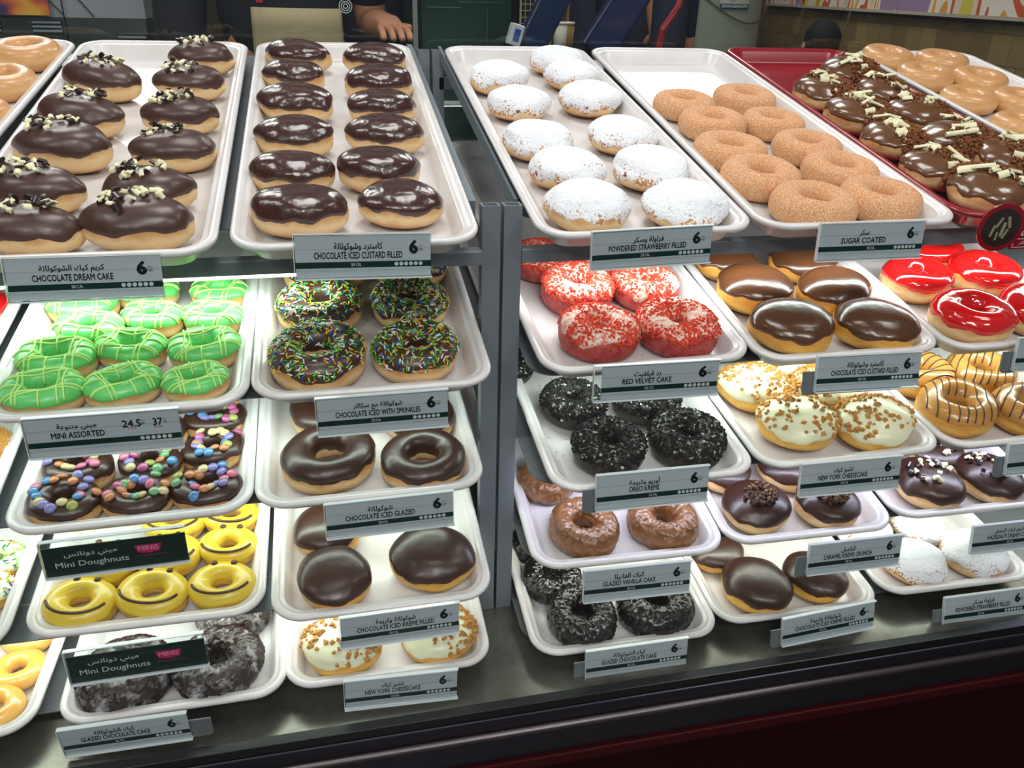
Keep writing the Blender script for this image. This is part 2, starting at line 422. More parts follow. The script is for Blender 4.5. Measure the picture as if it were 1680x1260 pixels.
def put(name, me, parent, M3, p):
    o = link(name, me, parent); o.matrix_local = Matrix.Translation(p) @ M3.to_4x4(); return o
def path_tube(sh, pts, r, off, root, name, m):
    """lines of icing over the top; pts is a list of polylines in x, y"""
    mb = MB()
    for pl in pts:
        run = []
        for x, y in pl:
            q = sh.top(x, y)
            if q is None:
                if len(run) > 2: mb.tube(run, r, 5)
                run = []
            else: run.append(sh.pt(q[0], q[1], off))
        if len(run) > 2: mb.tube(run, r, 5)
    if mb.v: return mb.build(name, m, root, True)

def doughnut(kind, d, sy, seed):
    """returns the top-level object of one doughnut, standing at the origin"""
    rng = random.Random(seed)
    thing = lambda name: empty(name, Matrix.Identity(4))
    if kind == 'glazed' or kind == 'glazed_yellow':
        s = Ring(d, d * 0.36, sy, seed, 0.178, wob=0.06)
        return s.mesh().build('glazed_doughnut', M_glazed if kind == 'glazed' else M_glazed_y, None, True)
    if kind == 'sugar':
        s = Ring(d, d * 0.35, sy, seed, 0.185, wob=0.06)
        return s.mesh(96, 36).build('sugar_coated_doughnut', M_sugar, None, True)
    if kind == 'powdered':
        r = thing('powdered_doughnut'); s = Shell(d, d * 0.46, sy, seed, wob=0.06)
        s.mesh().build('dough', M_dough, r, True)
        m = s.icing(-0.22 + rng.uniform(-.1, .15), 0, 0.0006, nt=110, n=34, drip=0.18); m.v = [tuple(Vector(v) + Vector((0, 0, 1)) * nz(Vector(v) * 300, seed) * 0.0006) for v in m.v]
        m.build('powdered_sugar', M_powder, r, True)
        if rng.random() < 0.5:
            j = MB(); p = s.pt(rng.uniform(3.6, 5.2), 0.1, 0.0003)
            for _ in range(6): chunk(j, p + Vector([rng.uniform(-.002, .002) for _ in range(3)]), 0.0016, rng)
            j.build('jam_filling', mat('strawberry_jam', (120, 8, 24), 0.15, coat=0.8), r, True)
        return r
    if kind in ('custard_oval', 'custard_round', 'kreme', 'dream', 'hazelnut', 'caramel_crunch', 'cookie_crunch', 'cheesecake'):
        names = {'custard_oval': 'custard_doughnut', 'custard_round': 'custard_doughnut', 'kreme': 'kreme_filled_doughnut', 'dream': 'chocolate_chip_doughnut',
                 'hazelnut': 'hazelnut_doughnut', 'caramel_crunch': 'caramel_crunch_doughnut', 'cookie_crunch': 'biscuit_doughnut', 'cheesecake': 'cheesecake_doughnut'}
        r = thing(names[kind])
        hh = {'custard_oval': 0.48, 'dream': 0.47, 'cookie_crunch': 0.48, 'kreme': 0.46}.get(kind, 0.46)
        s = Shell(d, d * hh, sy, seed, wob=0.05)
        yellow = kind in ('custard_round', 'kreme', 'cheesecake')
        s.mesh().build('dough', M_dough_y if yellow else M_dough, r, True)
        ice = {'custard_oval': M_choc_gloss, 'custard_round': M_milk, 'kreme': M_choc, 'dream': M_choc_matte, 'hazelnut': M_choc,
               'caramel_crunch': M_choc, 'cookie_crunch': M_caramel, 'cheesecake': M_white_icing}[kind]
        lo = {'custard_oval': 0.08, 'dream': 0.04, 'cookie_crunch': 0.12, 'kreme': 0.06, 'cheesecake': 0.02, 'custard_round': 0.16}.get(kind, 0.1)
        s.icing(lo, 0, 0.0016).build('icing', ice, r, True)
        if kind == 'dream' or kind == 'hazelnut':
            cx, cy = rng.uniform(-.10, .02) * d, rng.uniform(0.0, .16) * d * sy
            if kind == 'hazelnut': cx, cy = 0, 0.05 * d
            nn = 34 if kind == 'dream' else 26
            pred = lambda p: ((p.x - cx) / (0.27 * d)) ** 2 + ((p.y - cy) / (0.34 * d * sy)) ** 2 < 1
            for i, (p, n) in enumerate(scatter(s, nn, rng, 0.3, 0, pred, 0.0018)):
                k = 'white' if rng.random() < 0.56 else 'dark'
                n2 = (n + Vector([rng.uniform(-.7, .7) for _ in range(3)])).normalized()
                put(k + '_chocolate_chip', rng.choice(CHIPS[k]), r, basis(n2, rng.uniform(0, 6)), p + n * rng.uniform(0, 0.004))
        if kind == 'caramel_crunch':
            m = MB(); pred = lambda p: (p.x / (0.26 * d)) ** 2 + ((p.y - .04 * d) / (0.2 * d)) ** 2 < 1
            for p, n in scatter(s, 80, rng, 0.3, 0, pred, 0.003): chunk(m, p + n * rng.uniform(0, .006), rng.uniform(.003, .0055), rng, rng.randint(0, 1))
            o = m.build('crunch_topping', [mat('toffee_crumb', (112, 80, 50), 0.7), mat('dark_crumb', (62, 38, 24), 0.7)], r); o['kind'] = 'stuff'
        if kind == 'cookie_crunch':
            a = rng.uniform(-0.5, 0.5); dx, dy = math.cos(a), math.sin(a)
            m = MB(); pred = lambda p: (p.x * dx + p.y * dy) > -0.10 * d and p.z > 0.12 * d
            for p, n in scatter(s, 520, rng, -0.15, 0, pred, 0.002): chunk(m, p + n * rng.uniform(0, .003), rng.uniform(.002, .0048), rng)
            o = m.build('biscuit_crumbs', M_biscuit, r); o['kind'] = 'stuff'
            pred2 = lambda p: abs(p.x * dx + p.y * dy) < 0.13 * d and abs(-p.x * dy + p.y * dx) < 0.34 * d
            for i, (p, n) in enumerate(scatter(s, 11, rng, 0.5, 0, pred2, 0.003)):
                n2 = (n + Vector([rng.uniform(-.3, .3) for _ in range(3)])).normalized()
                put('white_chocolate_curl', CURLS[0 if i == 0 and seed % 3 == 0 else rng.randint(1, 5)], r, basis(n2, rng.uniform(-.9, .9)), p + n * (0.002 + 0.0012 * (i % 4)))
        if kind == 'cheesecake':
            m = MB(); a = rng.uniform(0.9, 2.0); dx, dy = math.cos(a), math.sin(a)
            pred = lambda p: (p.x * dx + p.y * dy) > rng.uniform(-.42, .02) * d and p.z > d * .24
            for p, n in scatter(s, 210, rng, 0.2, 0, pred, 0.002): chunk(m, p, rng.uniform(.0026, .0056), rng)
            o = m.build('biscuit_crumbs', M_biscuit2, r); o['kind'] = 'stuff'
        return r
    if kind in ('choc_ring', 'strawberry', 'drizzle', 'sprinkles', 'green', 'candy', 'smiley', 'peanut', 'mini_sprinkles'):
        mini = kind in ('green', 'candy', 'smiley', 'peanut', 'mini_sprinkles')
        names = {'choc_ring': 'chocolate_ring_doughnut', 'strawberry': 'strawberry_doughnut', 'drizzle': 'caramel_doughnut', 'sprinkles': 'sprinkle_doughnut',
                 'green': 'green_mini_doughnut', 'candy': 'candy_mini_doughnut', 'smiley': 'smiley_mini_doughnut', 'peanut': 'peanut_doughnut', 'mini_sprinkles': 'sprinkle_mini_doughnut'}
        r = thing(names[kind])
        s = Ring(d, d * (0.39 if mini else (0.37 if kind == 'choc_ring' else 0.40)), sy, seed, 0.19 if kind == 'strawberry' else (0.166 if mini or kind == 'choc_ring' else 0.170), wob=0.05)
        s.mesh().build('dough', M_dough if kind in ('choc_ring', 'strawberry', 'green', 'candy', 'sprinkles') else M_dough_y, r, True)
        ice = {'choc_ring': M_choc, 'strawberry': M_red_ice, 'drizzle': M_caramel2, 'sprinkles': M_choc_matte, 'green': M_green, 'candy': M_choc,
               'smiley': M_yellow, 'peanut': M_caramel2, 'mini_sprinkles': M_white_icing}[kind]
        s.icing(0.12 if kind != 'smiley' else -0.1, PI + 0.15, 0.0016).build('icing', ice, r, True)
        if kind == 'sprinkles' or kind == 'mini_sprinkles':
            m = MB(); n_ = 560 if kind == 'sprinkles' else 150
            for p, n in scatter(s, n_, rng, 0.25, PI - 0.2, None, 0.0022):
                b = basis((n + Vector([rng.uniform(-.25, .25) for _ in range(3)])), rng.uniform(0, 6)); ax = b @ Vector((1, 0, 0)); L_ = rng.uniform(.0022, .0032)
                m.tube([p - ax * L_, p - ax * L_ * .8, p + ax * L_ * .8, p + ax * L_], [.0004, .0008, .0008, .0004], 5, rng.choice([0, 0, 1, 2, 3, 4, 5, 1, 4]))
            o = m.build('sprinkles', SPR, r, True); o['kind'] = 'stuff'
        if kind == 'peanut':
            m = MB()
            for p, n in scatter(s, 150, rng, 0.3, PI - 0.2, None, 0.002): chunk(m, p, rng.uniform(.0015, .003), rng)
            o = m.build('peanut_crumbs', M_peanut, r); o['kind'] = 'stuff'
        if kind == 'candy':
            nn = 17
            for i in range(nn):
                th = 2 * PI * i / nn + rng.uniform(-.14, .14); ph = rng.choice([1.15, 1.9, 1.45, 2.2]) + rng.uniform(-.2, .2)
                put('candy', rng.choice(CANDIES), r, basis((s.nrm(th, ph) + Vector([rng.uniform(-.2, .2) for _ in range(3)])), rng.uniform(0, 6)), s.pt(th, ph, 0.0036))
        if kind == 'green':
            pl = []; W = d * 0.55
            for a0 in (0.15 + rng.uniform(-.2, .2), 1.55 + rng.uniform(-.2, .2)):
                for k in range(-1, 2):
                    for e in ((-.012, .012) if k else (0.0,)):
                        o_ = k * d * 0.25 + e * d * 2 + rng.uniform(-.02, .02) * d
                        dx, dy = math.cos(a0), math.sin(a0)
                        pl.append([(dx * t - dy * o_, (dy * t + dx * (o_ + math.sin(t * 90 + k) * .0015)) * sy) for t in [(-W + 2 * W * i / 50) for i in range(51)]])
            path_tube(s, pl, 0.0011, 0.0021, r, 'lime_drizzle', M_lime)
        if kind == 'drizzle':
            pl = []; a0 = rng.uniform(0.5, 0.9)
            for k in range(-4, 5):
                o_ = k * d * 0.105; dx, dy = math.cos(a0), math.sin(a0)
                pl.append([(dx * t - dy * o_, (dy * t + dx * (o_ + math.sin(t * 60 + k) * .003)) * sy) for t in [(-.5 * d + d * i / 50) for i in range(51)]])
            path_tube(s, pl, 0.0009, 0.002, r, 'chocolate_drizzle', M_drizzle)
        if kind == 'smiley':
            rr = s.Rm * 1.12
            pl = [[(rr * 1.12 * math.sin(a), -rr * math.cos(a) * sy) for a in [(-1.25 + 2.5 * i / 30) for i in range(31)]]]
            path_tube(s, pl, 0.0017, 0.0022, r, 'smile', M_drizzle)
            for sx in (-1, 1):
                q = s.top(sx * rr * 0.38, rr * 0.98 * sy)
                if q:
                    bm = bmesh.new(); bmesh.ops.create_uvsphere(bm, u_segments=12, v_segments=8, radius=0.0038)
                    me = bpy.data.meshes.new('eye'); bm.to_mesh(me); bm.free(); me.materials.append(M_drizzle); me.polygons.foreach_set('use_smooth', [True] * len(me.polygons))
                    e = link('eye', me, r); e.location = s.pt(q[0], q[1], 0.0020); e.scale = (1, 1, .7)
        return r
    if kind in ('vanilla', 'choc_cake', 'choc_cake_white'):
        s = Ring(d, d * 0.42, sy, seed, 0.185, bumpy=0.0058 if kind != 'vanilla' else 0.0038, bfreq=105 if kind != 'vanilla' else 85, wob=0.08)
        nm, m = {'vanilla': ('vanilla_cake_doughnut', M_vanilla), 'choc_cake': ('chocolate_cake_doughnut', M_choc_cake), 'choc_cake_white': ('chocolate_cake_doughnut', M_choc_cake_w)}[kind]
        return s.mesh(150, 52).build(nm, m, None, True)
    if kind == 'red_velvet':
        r = thing('red_velvet_doughnut'); s = Ring(d, d * 0.42, sy, seed, 0.19, bumpy=0.001, bfreq=120, wob=0.06)
        s.mesh(96, 36).build('dough', M_velvet, r, True)
        s.icing(0.35, PI - 0.1, 0.0014, drip=0.25).build('icing', M_velvet_icing, r, True)
        m = MB(); a = rng.uniform(-2, 0)
        pred = lambda p: nz(p * 32, seed) + 0.34 > rng.uniform(-.05, .3)
        for p, n in scatter(s, 1100, rng, 0.25, PI - 0.1, pred, 0.0012): chunk(m, p, rng.uniform(.0012, .0030), rng)
        o = m.build('red_crumbs', M_velvet_crumb, r); o['kind'] = 'stuff'
        return r
    if kind == 'cookies_cream':
        r = thing('cookie_crumb_doughnut'); s = Ring(d, d * 0.42, sy, seed, 0.185, bumpy=0.001, bfreq=120, wob=0.06)
        s.mesh(96, 36).build('dough', M_oreo, r, True)
        s.icing(0.3, PI - 0.1, 0.001, drip=0.2).build('icing', M_dark_cream, r, True)
        m = MB()
        for p, n in scatter(s, 1050, rng, 0.05, PI - 0.05, None, 0.0012): chunk(m, p, rng.uniform(.001, .003), rng, 1 if rng.random() < 0.03 else 0)
        o = m.build('cookie_crumbs', [M_oreo_crumb, M_cookie_light], r); o['kind'] = 'stuff'
        return r
    raise ValueError(kind)
TRAYS = {  # origin of the front edge, slope, turn, width, (across, back, diameter) of each doughnut
 'T1': ((-0.2295, 0.7753, 0.9737), 0.1943, -0.001, 0.2476, 0.62, [(0.0609, 0.6245, 0.0951), (0.0548, 0.504, 0.0944), (0.0553, 0.373, 0.0933), (0.0629, 0.2538, 0.0939), (0.0485, 0.1441, 0.0925), (0.0491, 0.0613, 0.1032), (-0.0577, 0.5084, 0.1063), (-0.0586, 0.3661, 0.1029), (-0.0567, 0.2586, 0.1083), (-0.0621, 0.1491, 0.0947), (-0.0446, 0.0593, 0.0896)]),
 'T2': ((0.0274, 0.7788, 0.9744), 0.1943, -0.0038, 0.2448, 0.66, [(-0.0561, 0.6313, 0.0981), (-0.0623, 0.5352, 0.0913), (-0.0593, 0.407, 0.1002), (-0.0617, 0.2882, 0.0953), (-0.0638, 0.1793, 0.0911), (-0.0544, 0.0752, 0.0971), (0.0607, 0.6187, 0.0973), (0.0551, 0.4966, 0.101), (0.0525, 0.3963, 0.0936), (0.0487, 0.2914, 0.0947), (0.0331, 0.1782, 0.097), (0.0499, 0.0936, 0.0868)]),
 'T3': ((0.3377, 0.7942, 0.971), 0.1943, 0.002, 0.2488, 0.86, [(0.0591, 0.6413, 0.0907), (0.0656, 0.5568, 0.0912), (0.0586, 0.4397, 0.0944), (-0.06, 0.5427, 0.095), (-0.0548, 0.4242, 0.0908), (0.0596, 0.2882, 0.0909), (-0.0605, 0.2722, 0.094), (0.0591, 0.1709, 0.0958), (-0.0494, 0.1783, 0.0927), (-0.0515, 0.0709, 0.0987), (0.063, 0.0662, 0.0968)]),
 'T4': ((0.596, 0.7948, 0.9711), 0.1943, -0.007, 0.2569, 0.88, [(-0.0562, 0.4239, 0.0932), (0.0545, 0.4471, 0.0963), (-0.0463, 0.3386, 0.0976), (0.0499, 0.3398, 0.0924), (-0.0642, 0.2357, 0.0978), (0.0551, 0.2455, 0.0942), (-0.0623, 0.1468, 0.1004), (0.0574, 0.1606, 0.0971), (-0.0349, 0.0611, 0.1019), (0.0624, 0.0744, 0.099)]),
 'T5': ((0.8521, 0.8047, 0.9731), 0.1943, -0.0134, 0.2513, 0.85, [(0.0441, 0.554, 0.0998), (-0.0645, 0.4503, 0.0963), (0.0448, 0.4517, 0.0894), (-0.0637, 0.3415, 0.098), (0.0342, 0.3383, 0.1005), (-0.0649, 0.2436, 0.0889), (0.023, 0.2248, 0.1026), (-0.0651, 0.1371, 0.0886), (0.0619, 0.1689, 0.0943), (-0.0452, 0.06, 0.1026), (0.0518, 0.0571, 0.0967)]),
 '2A': ((-0.2143, 0.7468, 0.8293), 0.1781, -0.0066, 0.2475, 0.76, [(0.0783, 0.2341, 0.0649), (-0.0032, 0.2418, 0.0684), (-0.0691, 0.2169, 0.0748), (-0.0522, 0.1633, 0.0727), (0.0106, 0.1836, 0.0666), (0.0765, 0.1765, 0.0686), (-0.0727, 0.1067, 0.0761), (-0.0024, 0.1193, 0.0728), (0.073, 0.1122, 0.0742), (-0.0721, 0.0484, 0.0757), (0.0001, 0.0521, 0.0722), (0.0695, 0.0524, 0.0643)]),
 '2B': ((0.035, 0.7498, 0.8298), 0.1781, -0.0034, 0.249, 0.95, [(-0.053, 0.1738, 0.0982), (0.0518, 0.1756, 0.0918), (-0.057, 0.0704, 0.1026), (0.0471, 0.0703, 0.0948), (-0.0453, 0.2667, 0.1023), (0.0643, 0.2693, 0.0944)]),
 '3A': ((-0.2232, 0.7529, 0.6995), 0.1341, 0.0088, 0.2444, 0.8, [(0.0722, 0.1791, 0.0725), (0.0736, 0.1167, 0.0698), (0.0722, 0.0483, 0.0733), (0.0078, 0.1009, 0.0704), (0.0013, 0.0451, 0.0724), (-0.068, 0.1056, 0.0745), (-0.0707, 0.0474, 0.0748), (0.0055, 0.163, 0.0697)]),
 '3B': ((0.0265, 0.7542, 0.6997), 0.1341, 0.0084, 0.2535, 0.92, [(-0.0455, 0.0774, 0.1074), (0.0609, 0.0584, 0.0978), (-0.042, 0.1712, 0.101), (0.067, 0.1467, 0.0936)]),
 '4A': ((-0.226, 0.7405, 0.5736), 0.1662, -0.0104, 0.2499, 0.8, [(0.0777, 0.1113, 0.0671), (0.0755, 0.0486, 0.0729), (0.0013, 0.0465, 0.0768), (-0.0738, 0.0448, 0.0754), (0.0771, 0.1644, 0.0682), (0.0105, 0.1047, 0.0712), (-0.0602, 0.1017, 0.0732), (0.01, 0.16, 0.0701)]),
 '4B': ((0.0305, 0.7209, 0.5703), 0.1662, -0.0062, 0.2516, 0.95, [(-0.0559, 0.056, 0.0888), (0.0619, 0.0683, 0.0979), (-0.06, 0.1365, 0.0843)]),
 '5A': ((-0.2136, 0.7309, 0.4556), 0.0832, 0.0031, 0.2505, 0.88, [(-0.0584, 0.0604, 0.1066), (0.0441, 0.0596, 0.1028), (0.0558, 0.1427, 0.092)]),
 '5B': ((0.0335, 0.7336, 0.4558), 0.0832, -0.012, 0.2504, 0.95, [(-0.0566, 0.0582, 0.0952), (0.0631, 0.0585, 0.0957)]),
 '2C': ((0.3432, 0.7675, 0.8276), 0.1781, 0.0138, 0.2539, 0.95, [(-0.0367, 0.1797, 0.0958), (0.054, 0.179, 0.0893), (-0.0417, 0.0765, 0.0942), (0.0571, 0.0736, 0.0988), (-0.0614, 0.2652, 0.0833), (0.0149, 0.2495, 0.0764)]),
 '2D': ((0.5929, 0.7583, 0.826), 0.1781, -0.0035, 0.2451, 0.88, [(-0.0573, 0.1584, 0.1045), (0.0501, 0.1458, 0.1017), (-0.0508, 0.0674, 0.1048), (0.0578, 0.0585, 0.1024), (-0.0596, 0.2439, 0.0932), (0.0496, 0.23, 0.0946)]),
 '2E': ((0.8419, 0.7547, 0.8253), 0.1781, 0.0046, 0.25, 0.86, [(-0.0546, 0.1709, 0.0998), (0.0568, 0.175, 0.1026), (-0.0437, 0.0691, 0.1065), (0.0591, 0.0733, 0.1037), (0.0272, 0.2526, 0.0913)]),
 '3C': ((0.3463, 0.7209, 0.7028), 0.1341, -0.002, 0.2497, 0.95, [(-0.0552, 0.1701, 0.0849), (0.0411, 0.164, 0.0869), (-0.0383, 0.0738, 0.0901), (0.0614, 0.074, 0.0948), (-0.1231, 0.2692, 0.0759)]),
 '3D': ((0.6022, 0.7255, 0.7034), 0.1341, 0.0107, 0.2522, 0.86, [(-0.0563, 0.1623, 0.0978), (-0.0381, 0.0792, 0.1022), (0.0604, 0.0635, 0.1023), (0.0454, 0.1505, 0.093), (0.01, 0.2213, 0.0873)]),
 '3E': ((0.8539, 0.7258, 0.7034), 0.1341, -0.0095, 0.25, 0.86, [(-0.0574, 0.0797, 0.1071), (0.0379, 0.1551, 0.1001), (0.043, 0.0599, 0.1044), (-0.0604, 0.1674, 0.1022)]),
 '4C': ((0.3386, 0.7516, 0.5702), 0.1662, -0.0241, 0.253, 0.95, [(-0.0477, 0.0646, 0.0924), (0.0591, 0.0632, 0.0933), (-0.0741, 0.1639, 0.0788)]),
 '4D': ((0.5899, 0.7537, 0.5705), 0.1662, -0.0202, 0.2452, 0.95, [(-0.0565, 0.0633, 0.0929), (0.0456, 0.0557, 0.0882), (-0.0702, 0.1418, 0.0788), (0.0251, 0.1346, 0.0864)]),
 '4E': ((0.8438, 0.7625, 0.572), 0.1662, -0.0229, 0.25, 0.95, [(-0.0398, 0.0615, 0.0981), (0.0612, 0.0613, 0.0945), (0.0193, 0.1282, 0.0813)]),
 '5C': ((0.3392, 0.7332, 0.449), 0.0832, -0.0166, 0.2542, 0.95, [(-0.0493, 0.0588, 0.0936), (0.0533, 0.0615, 0.1022), (-0.0719, 0.1379, 0.0827), (-0.0797, 0.2143, 0.0688)]),
 '5D': ((0.5893, 0.7415, 0.4497), 0.0832, -0.0236, 0.2446, 0.95, [(-0.0405, 0.0614, 0.0999), (0.0523, 0.0658, 0.091), (-0.0684, 0.1409, 0.081)]),
 '5E': ((0.8475, 0.7499, 0.4504), 0.0832, -0.0232, 0.25, 0.95, [(-0.0407, 0.0591, 0.0931), (0.0624, 0.0601, 0.0972), (-0.0703, 0.1352, 0.0813), (0.0173, 0.1316, 0.0821)]),
 'T0': ((-0.4991, 0.7785, 0.9743), 0.1943, -0.024, 0.25, 0.95, [(0.0624, 0.6564, 0.0992), (0.0662, 0.5249, 0.0917), (0.0694, 0.4001, 0.0852)]),
 'T6': ((1.1193, 0.797, 0.9716), 0.1943, -0.0127, 0.25, 0.86, [(-0.0635, 0.6889, 0.0957), (0.0328, 0.6567, 0.0998), (-0.0624, 0.5662, 0.0991), (0.0322, 0.5438, 0.0983), (-0.0625, 0.4428, 0.0922), (0.0275, 0.4265, 0.0961), (-0.0612, 0.3089, 0.0966)]),
 '2Z': ((-0.4716, 0.7491, 0.8297), 0.1781, -0.0, 0.25, 0.95, [(0.0764, 0.2241, 0.0656)]),
 '3Z': ((-0.4836, 0.7515, 0.6993), 0.1341, 0.0366, 0.25, 0.95, [(0.077, 0.1584, 0.0699)]),
 '4Z': ((-0.4884, 0.7324, 0.5722), 0.1662, -0.0086, 0.25, 0.8, [(0.0808, 0.1384, 0.0611), (0.0808, 0.0904, 0.0612)]),
 '5Z': ((-0.4859, 0.7339, 0.4558), 0.0832, -0.0366, 0.25, 0.85, [(0.0801, 0.0998, 0.0633), (0.0722, 0.0484, 0.0623), (0.0755, 0.155, 0.064)]),
}
TAG_POSE = {  # centre, yaw, lean, roll, width, height
 'dream': (-0.2144, 0.7555, 0.9591, 0.0067, 0.1916, -0.0111, 0.1293, 0.0384),
 'custL': (0.0303, 0.7551, 0.969, 0.025, 0.1402, -0.0271, 0.1284, 0.041),
 'miniass': (-0.2179, 0.7254, 0.818, 0.006, 0.0335, -0.0045, 0.1345, 0.04),
 'sprink': (0.0396, 0.7258, 0.8162, -0.0127, 0.0429, 0.0063, 0.1307, 0.0397),
 'glazedL': (0.0418, 0.7274, 0.6916, 0.0249, 0.0618, -0.0051, 0.137, 0.0407),
 'mini1': (-0.2328, 0.7275, 0.6811, 0.0226, 0.0574, 0.0072, 0.1353, 0.041),
 'mini2': (-0.2295, 0.708, 0.5572, -0.0097, 0.0787, 0.0258, 0.1377, 0.0413),
 'chocL': (-0.2595, 0.7101, 0.4496, -0.0368, -0.0454, 0.0284, 0.134, 0.0407),
 'kremeL': (0.0457, 0.7087, 0.554, 0.0293, 0.0801, -0.0175, 0.1343, 0.04),
 'nyL': (0.0437, 0.7101, 0.4549, -0.0186, 0.0614, -0.0323, 0.1327, 0.041),
 'powR': (0.3284, 0.7734, 0.9602, 0.0159, 0.0327, 0.016, 0.1345, 0.0392),
 'sugar': (0.5876, 0.7732, 0.9574, 0.0128, 0.0918, -0.0103, 0.1336, 0.0409),
 'redv': (0.333, 0.7351, 0.8235, -0.0358, 0.0382, 0.0009, 0.1417, 0.0402),
 'custR': (0.5941, 0.7357, 0.8131, -0.0174, 0.1828, -0.0134, 0.1341, 0.0411),
 'oreo': (0.3279, 0.7016, 0.7082, 0.0043, 0.1583, -0.0112, 0.1327, 0.0411),
 'nyR': (0.5762, 0.702, 0.6953, -0.0128, 0.1619, -0.0049, 0.1317, 0.0396),
 'van': (0.3358, 0.7304, 0.5534, -0.0223, 0.1575, -0.0101, 0.1375, 0.0416),
 'caram': (0.6346, 0.7303, 0.5507, 0.0039, 0.146, -0.0175, 0.1366, 0.0424),
 'haz': (0.8822, 0.731, 0.5469, -0.0426, 0.1797, 0.0132, 0.1355, 0.0399),
 'chocR': (0.3412, 0.717, 0.4403, -0.0104, 0.1237, 0.001, 0.1365, 0.041),
 'kremeR': (0.6099, 0.717, 0.4514, 0.0037, 0.1378, 0.0542, 0.137, 0.0406),
 'powR2': (0.8589, 0.7168, 0.4379, -0.0309, 0.2614, 0.0087, 0.1349, 0.0425),
 'E2': (0.8616, 0.7357, 0.8194, -0.0437, 0.1196, 0.0036, 0.1363, 0.0402),
 'E3': (0.8575, 0.702, 0.6931, 0.0054, 0.1998, -0.0136, 0.1323, 0.0393),
}

# ---------------------------------------------------------------- the setting
def slab(name, a, b, m):
    mb = MB(); mb.box(a, b); return structure(mb.build(name, m))
slab('floor', (-4, -2.5, -0.05), (6, 7, 0), mat('dark_floor', (60, 54, 50), 0.35, col2=(46, 42, 40), cscale=3))
M_wall = mat('tan_brick', (126, 104, 62), 0.7)
def brick_wall():
    m = bpy.data.materials.new('tan_stone_blocks'); m.use_nodes = True; N, L = m.node_tree.nodes, m.node_tree.links
    b = N['Principled BSDF']; b.inputs['Roughness'].default_value = 0.6
    br = N.new('ShaderNodeTexBrick'); br.inputs['Scale'].default_value = 4; br.offset = 0.5
    br.inputs['Color1'].default_value = lin((134, 112, 66)); br.inputs['Color2'].default_value = lin((104, 84, 48)); br.inputs['Mortar'].default_value = lin((92, 76, 46))
    br.inputs['Mortar Size'].default_value = 0.01; br.inputs['Brick Width'].default_value = 0.5; br.inputs['Row Height'].default_value = 0.4
    tc = N.new('ShaderNodeTexCoord'); mp = N.new('ShaderNodeMapping'); mp.inputs['Rotation'].default_value = (PI / 2, 0, 0)
    L.new(tc.outputs['Object'], mp.inputs[0]); L.new(mp.outputs[0], br.inputs['Vector']); L.new(br.outputs[0], b.inputs['Base Color'])
    return m
wr = MB(); wr.box((-3.5, 0, 0), (2.6, 0.1, 3.0))
wo = structure(wr.build('wall_right', brick_wall()))
wdir = Vector((2.29 - 2.75, 2.5 - 5.0, 0)).normalized()
wang = math.atan2(wdir.y, wdir.x)
wo.matrix_world = Matrix.Translation((2.56, 4.0, 0)) @ Matrix.Rotation(wang, 4, 'Z')
slab('wall_back', (-4, 6.4, 0), (6, 6.5, 3.0), mat('brown_wall', (96, 80, 50), 0.7, col2=(70, 58, 40), cscale=2))
slab('wall_left', (-4.1, -2.5, 0), (-4, 7, 3.0), mat('dark_wall', (60, 62, 62), 0.7))
slab('trim_1', (0.216, 3.2, 0), (0.272, 3.3, 2.6), mat('pale_wood_post', (128, 104, 62), 0.55, col2=(110, 88, 50), cscale=12))

# mural canvases along the right wall
def mural(k, u0, u1, z0):
    m = bpy.data.materials.new('abstract_painting'); m.use_nodes = True; N, L = m.node_tree.nodes, m.node_tree.links
    b = N['Principled BSDF']; b.inputs['Roughness'].default_value = 0.6
    tc = N.new('ShaderNodeTexCoord'); mp = N.new('ShaderNodeMapping'); mp.inputs['Scale'].default_value = (4.6, 1, 1.3); mp.inputs['Location'].default_value = (k * 3.1, 0, k)
    nn = N.new('ShaderNodeTexNoise'); nn.inputs['Scale'].default_value = 1.0; nn.inputs['Detail'].default_value = 1
    cr = N.new('ShaderNodeValToRGB'); cr.color_ramp.interpolation = 'CONSTANT'
    cols = [(0, (150, 120, 150)), (.38, (222, 208, 190)), (.45, (214, 150, 60)), (.49, (226, 214, 200)), (.54, (196, 84, 44)), (.58, (220, 200, 180)), (.64, (206, 190, 70)), (.7, (176, 60, 50))]
    e = cr.color_ramp.elements; e[0].position, e[0].color = 0, lin(cols[0][1]); e[1].position, e[1].color = cols[-1][0], lin(cols[-1][1])
    for p, c in cols[1:-1]: e.new(p).color = lin(c)
    L.new(tc.outputs['Object'], mp.inputs[0]); L.new(mp.outputs[0], nn.inputs['Vector']); L.new(nn.outputs[0], cr.inputs[0]); L.new(cr.outputs[0], b.inputs['Base Color'])
    mb = MB(); mb.box((u0, 0.03, z0), (u1, 0.06, z0 + 0.9)); o = mb.build('wall_painting', m)
    e_ = MB(); e_.box((u0 - .012, 0.028, z0 - .012), (u1 + .012, 0.062, z0)); e_.build('canvas_edge', mat('canvas_edge', (170, 160, 140), 0.6), o)
    o.matrix_world = Matrix.Translation((2.56, 4.0, 0)) @ Matrix.Rotation(wang, 4, 'Z') @ Matrix.Rotation(0, 4, 'Z') @ Matrix.Translation((0, -0.062, 0))
    return o
# along the wall: distance grows towards the camera
for k, (u0, u1) in enumerate([(-1.05, -0.50), (-0.44, 0.12), (0.17, 1.6)]):
    tag(mural(k, u0, u1, 1.155), ['abstract striped painting on the tan wall, farthest of three', 'abstract striped painting on the tan wall, middle of three', 'abstract striped painting on the tan wall, nearest of three'][k], 'painting', 'paintings on the wall')

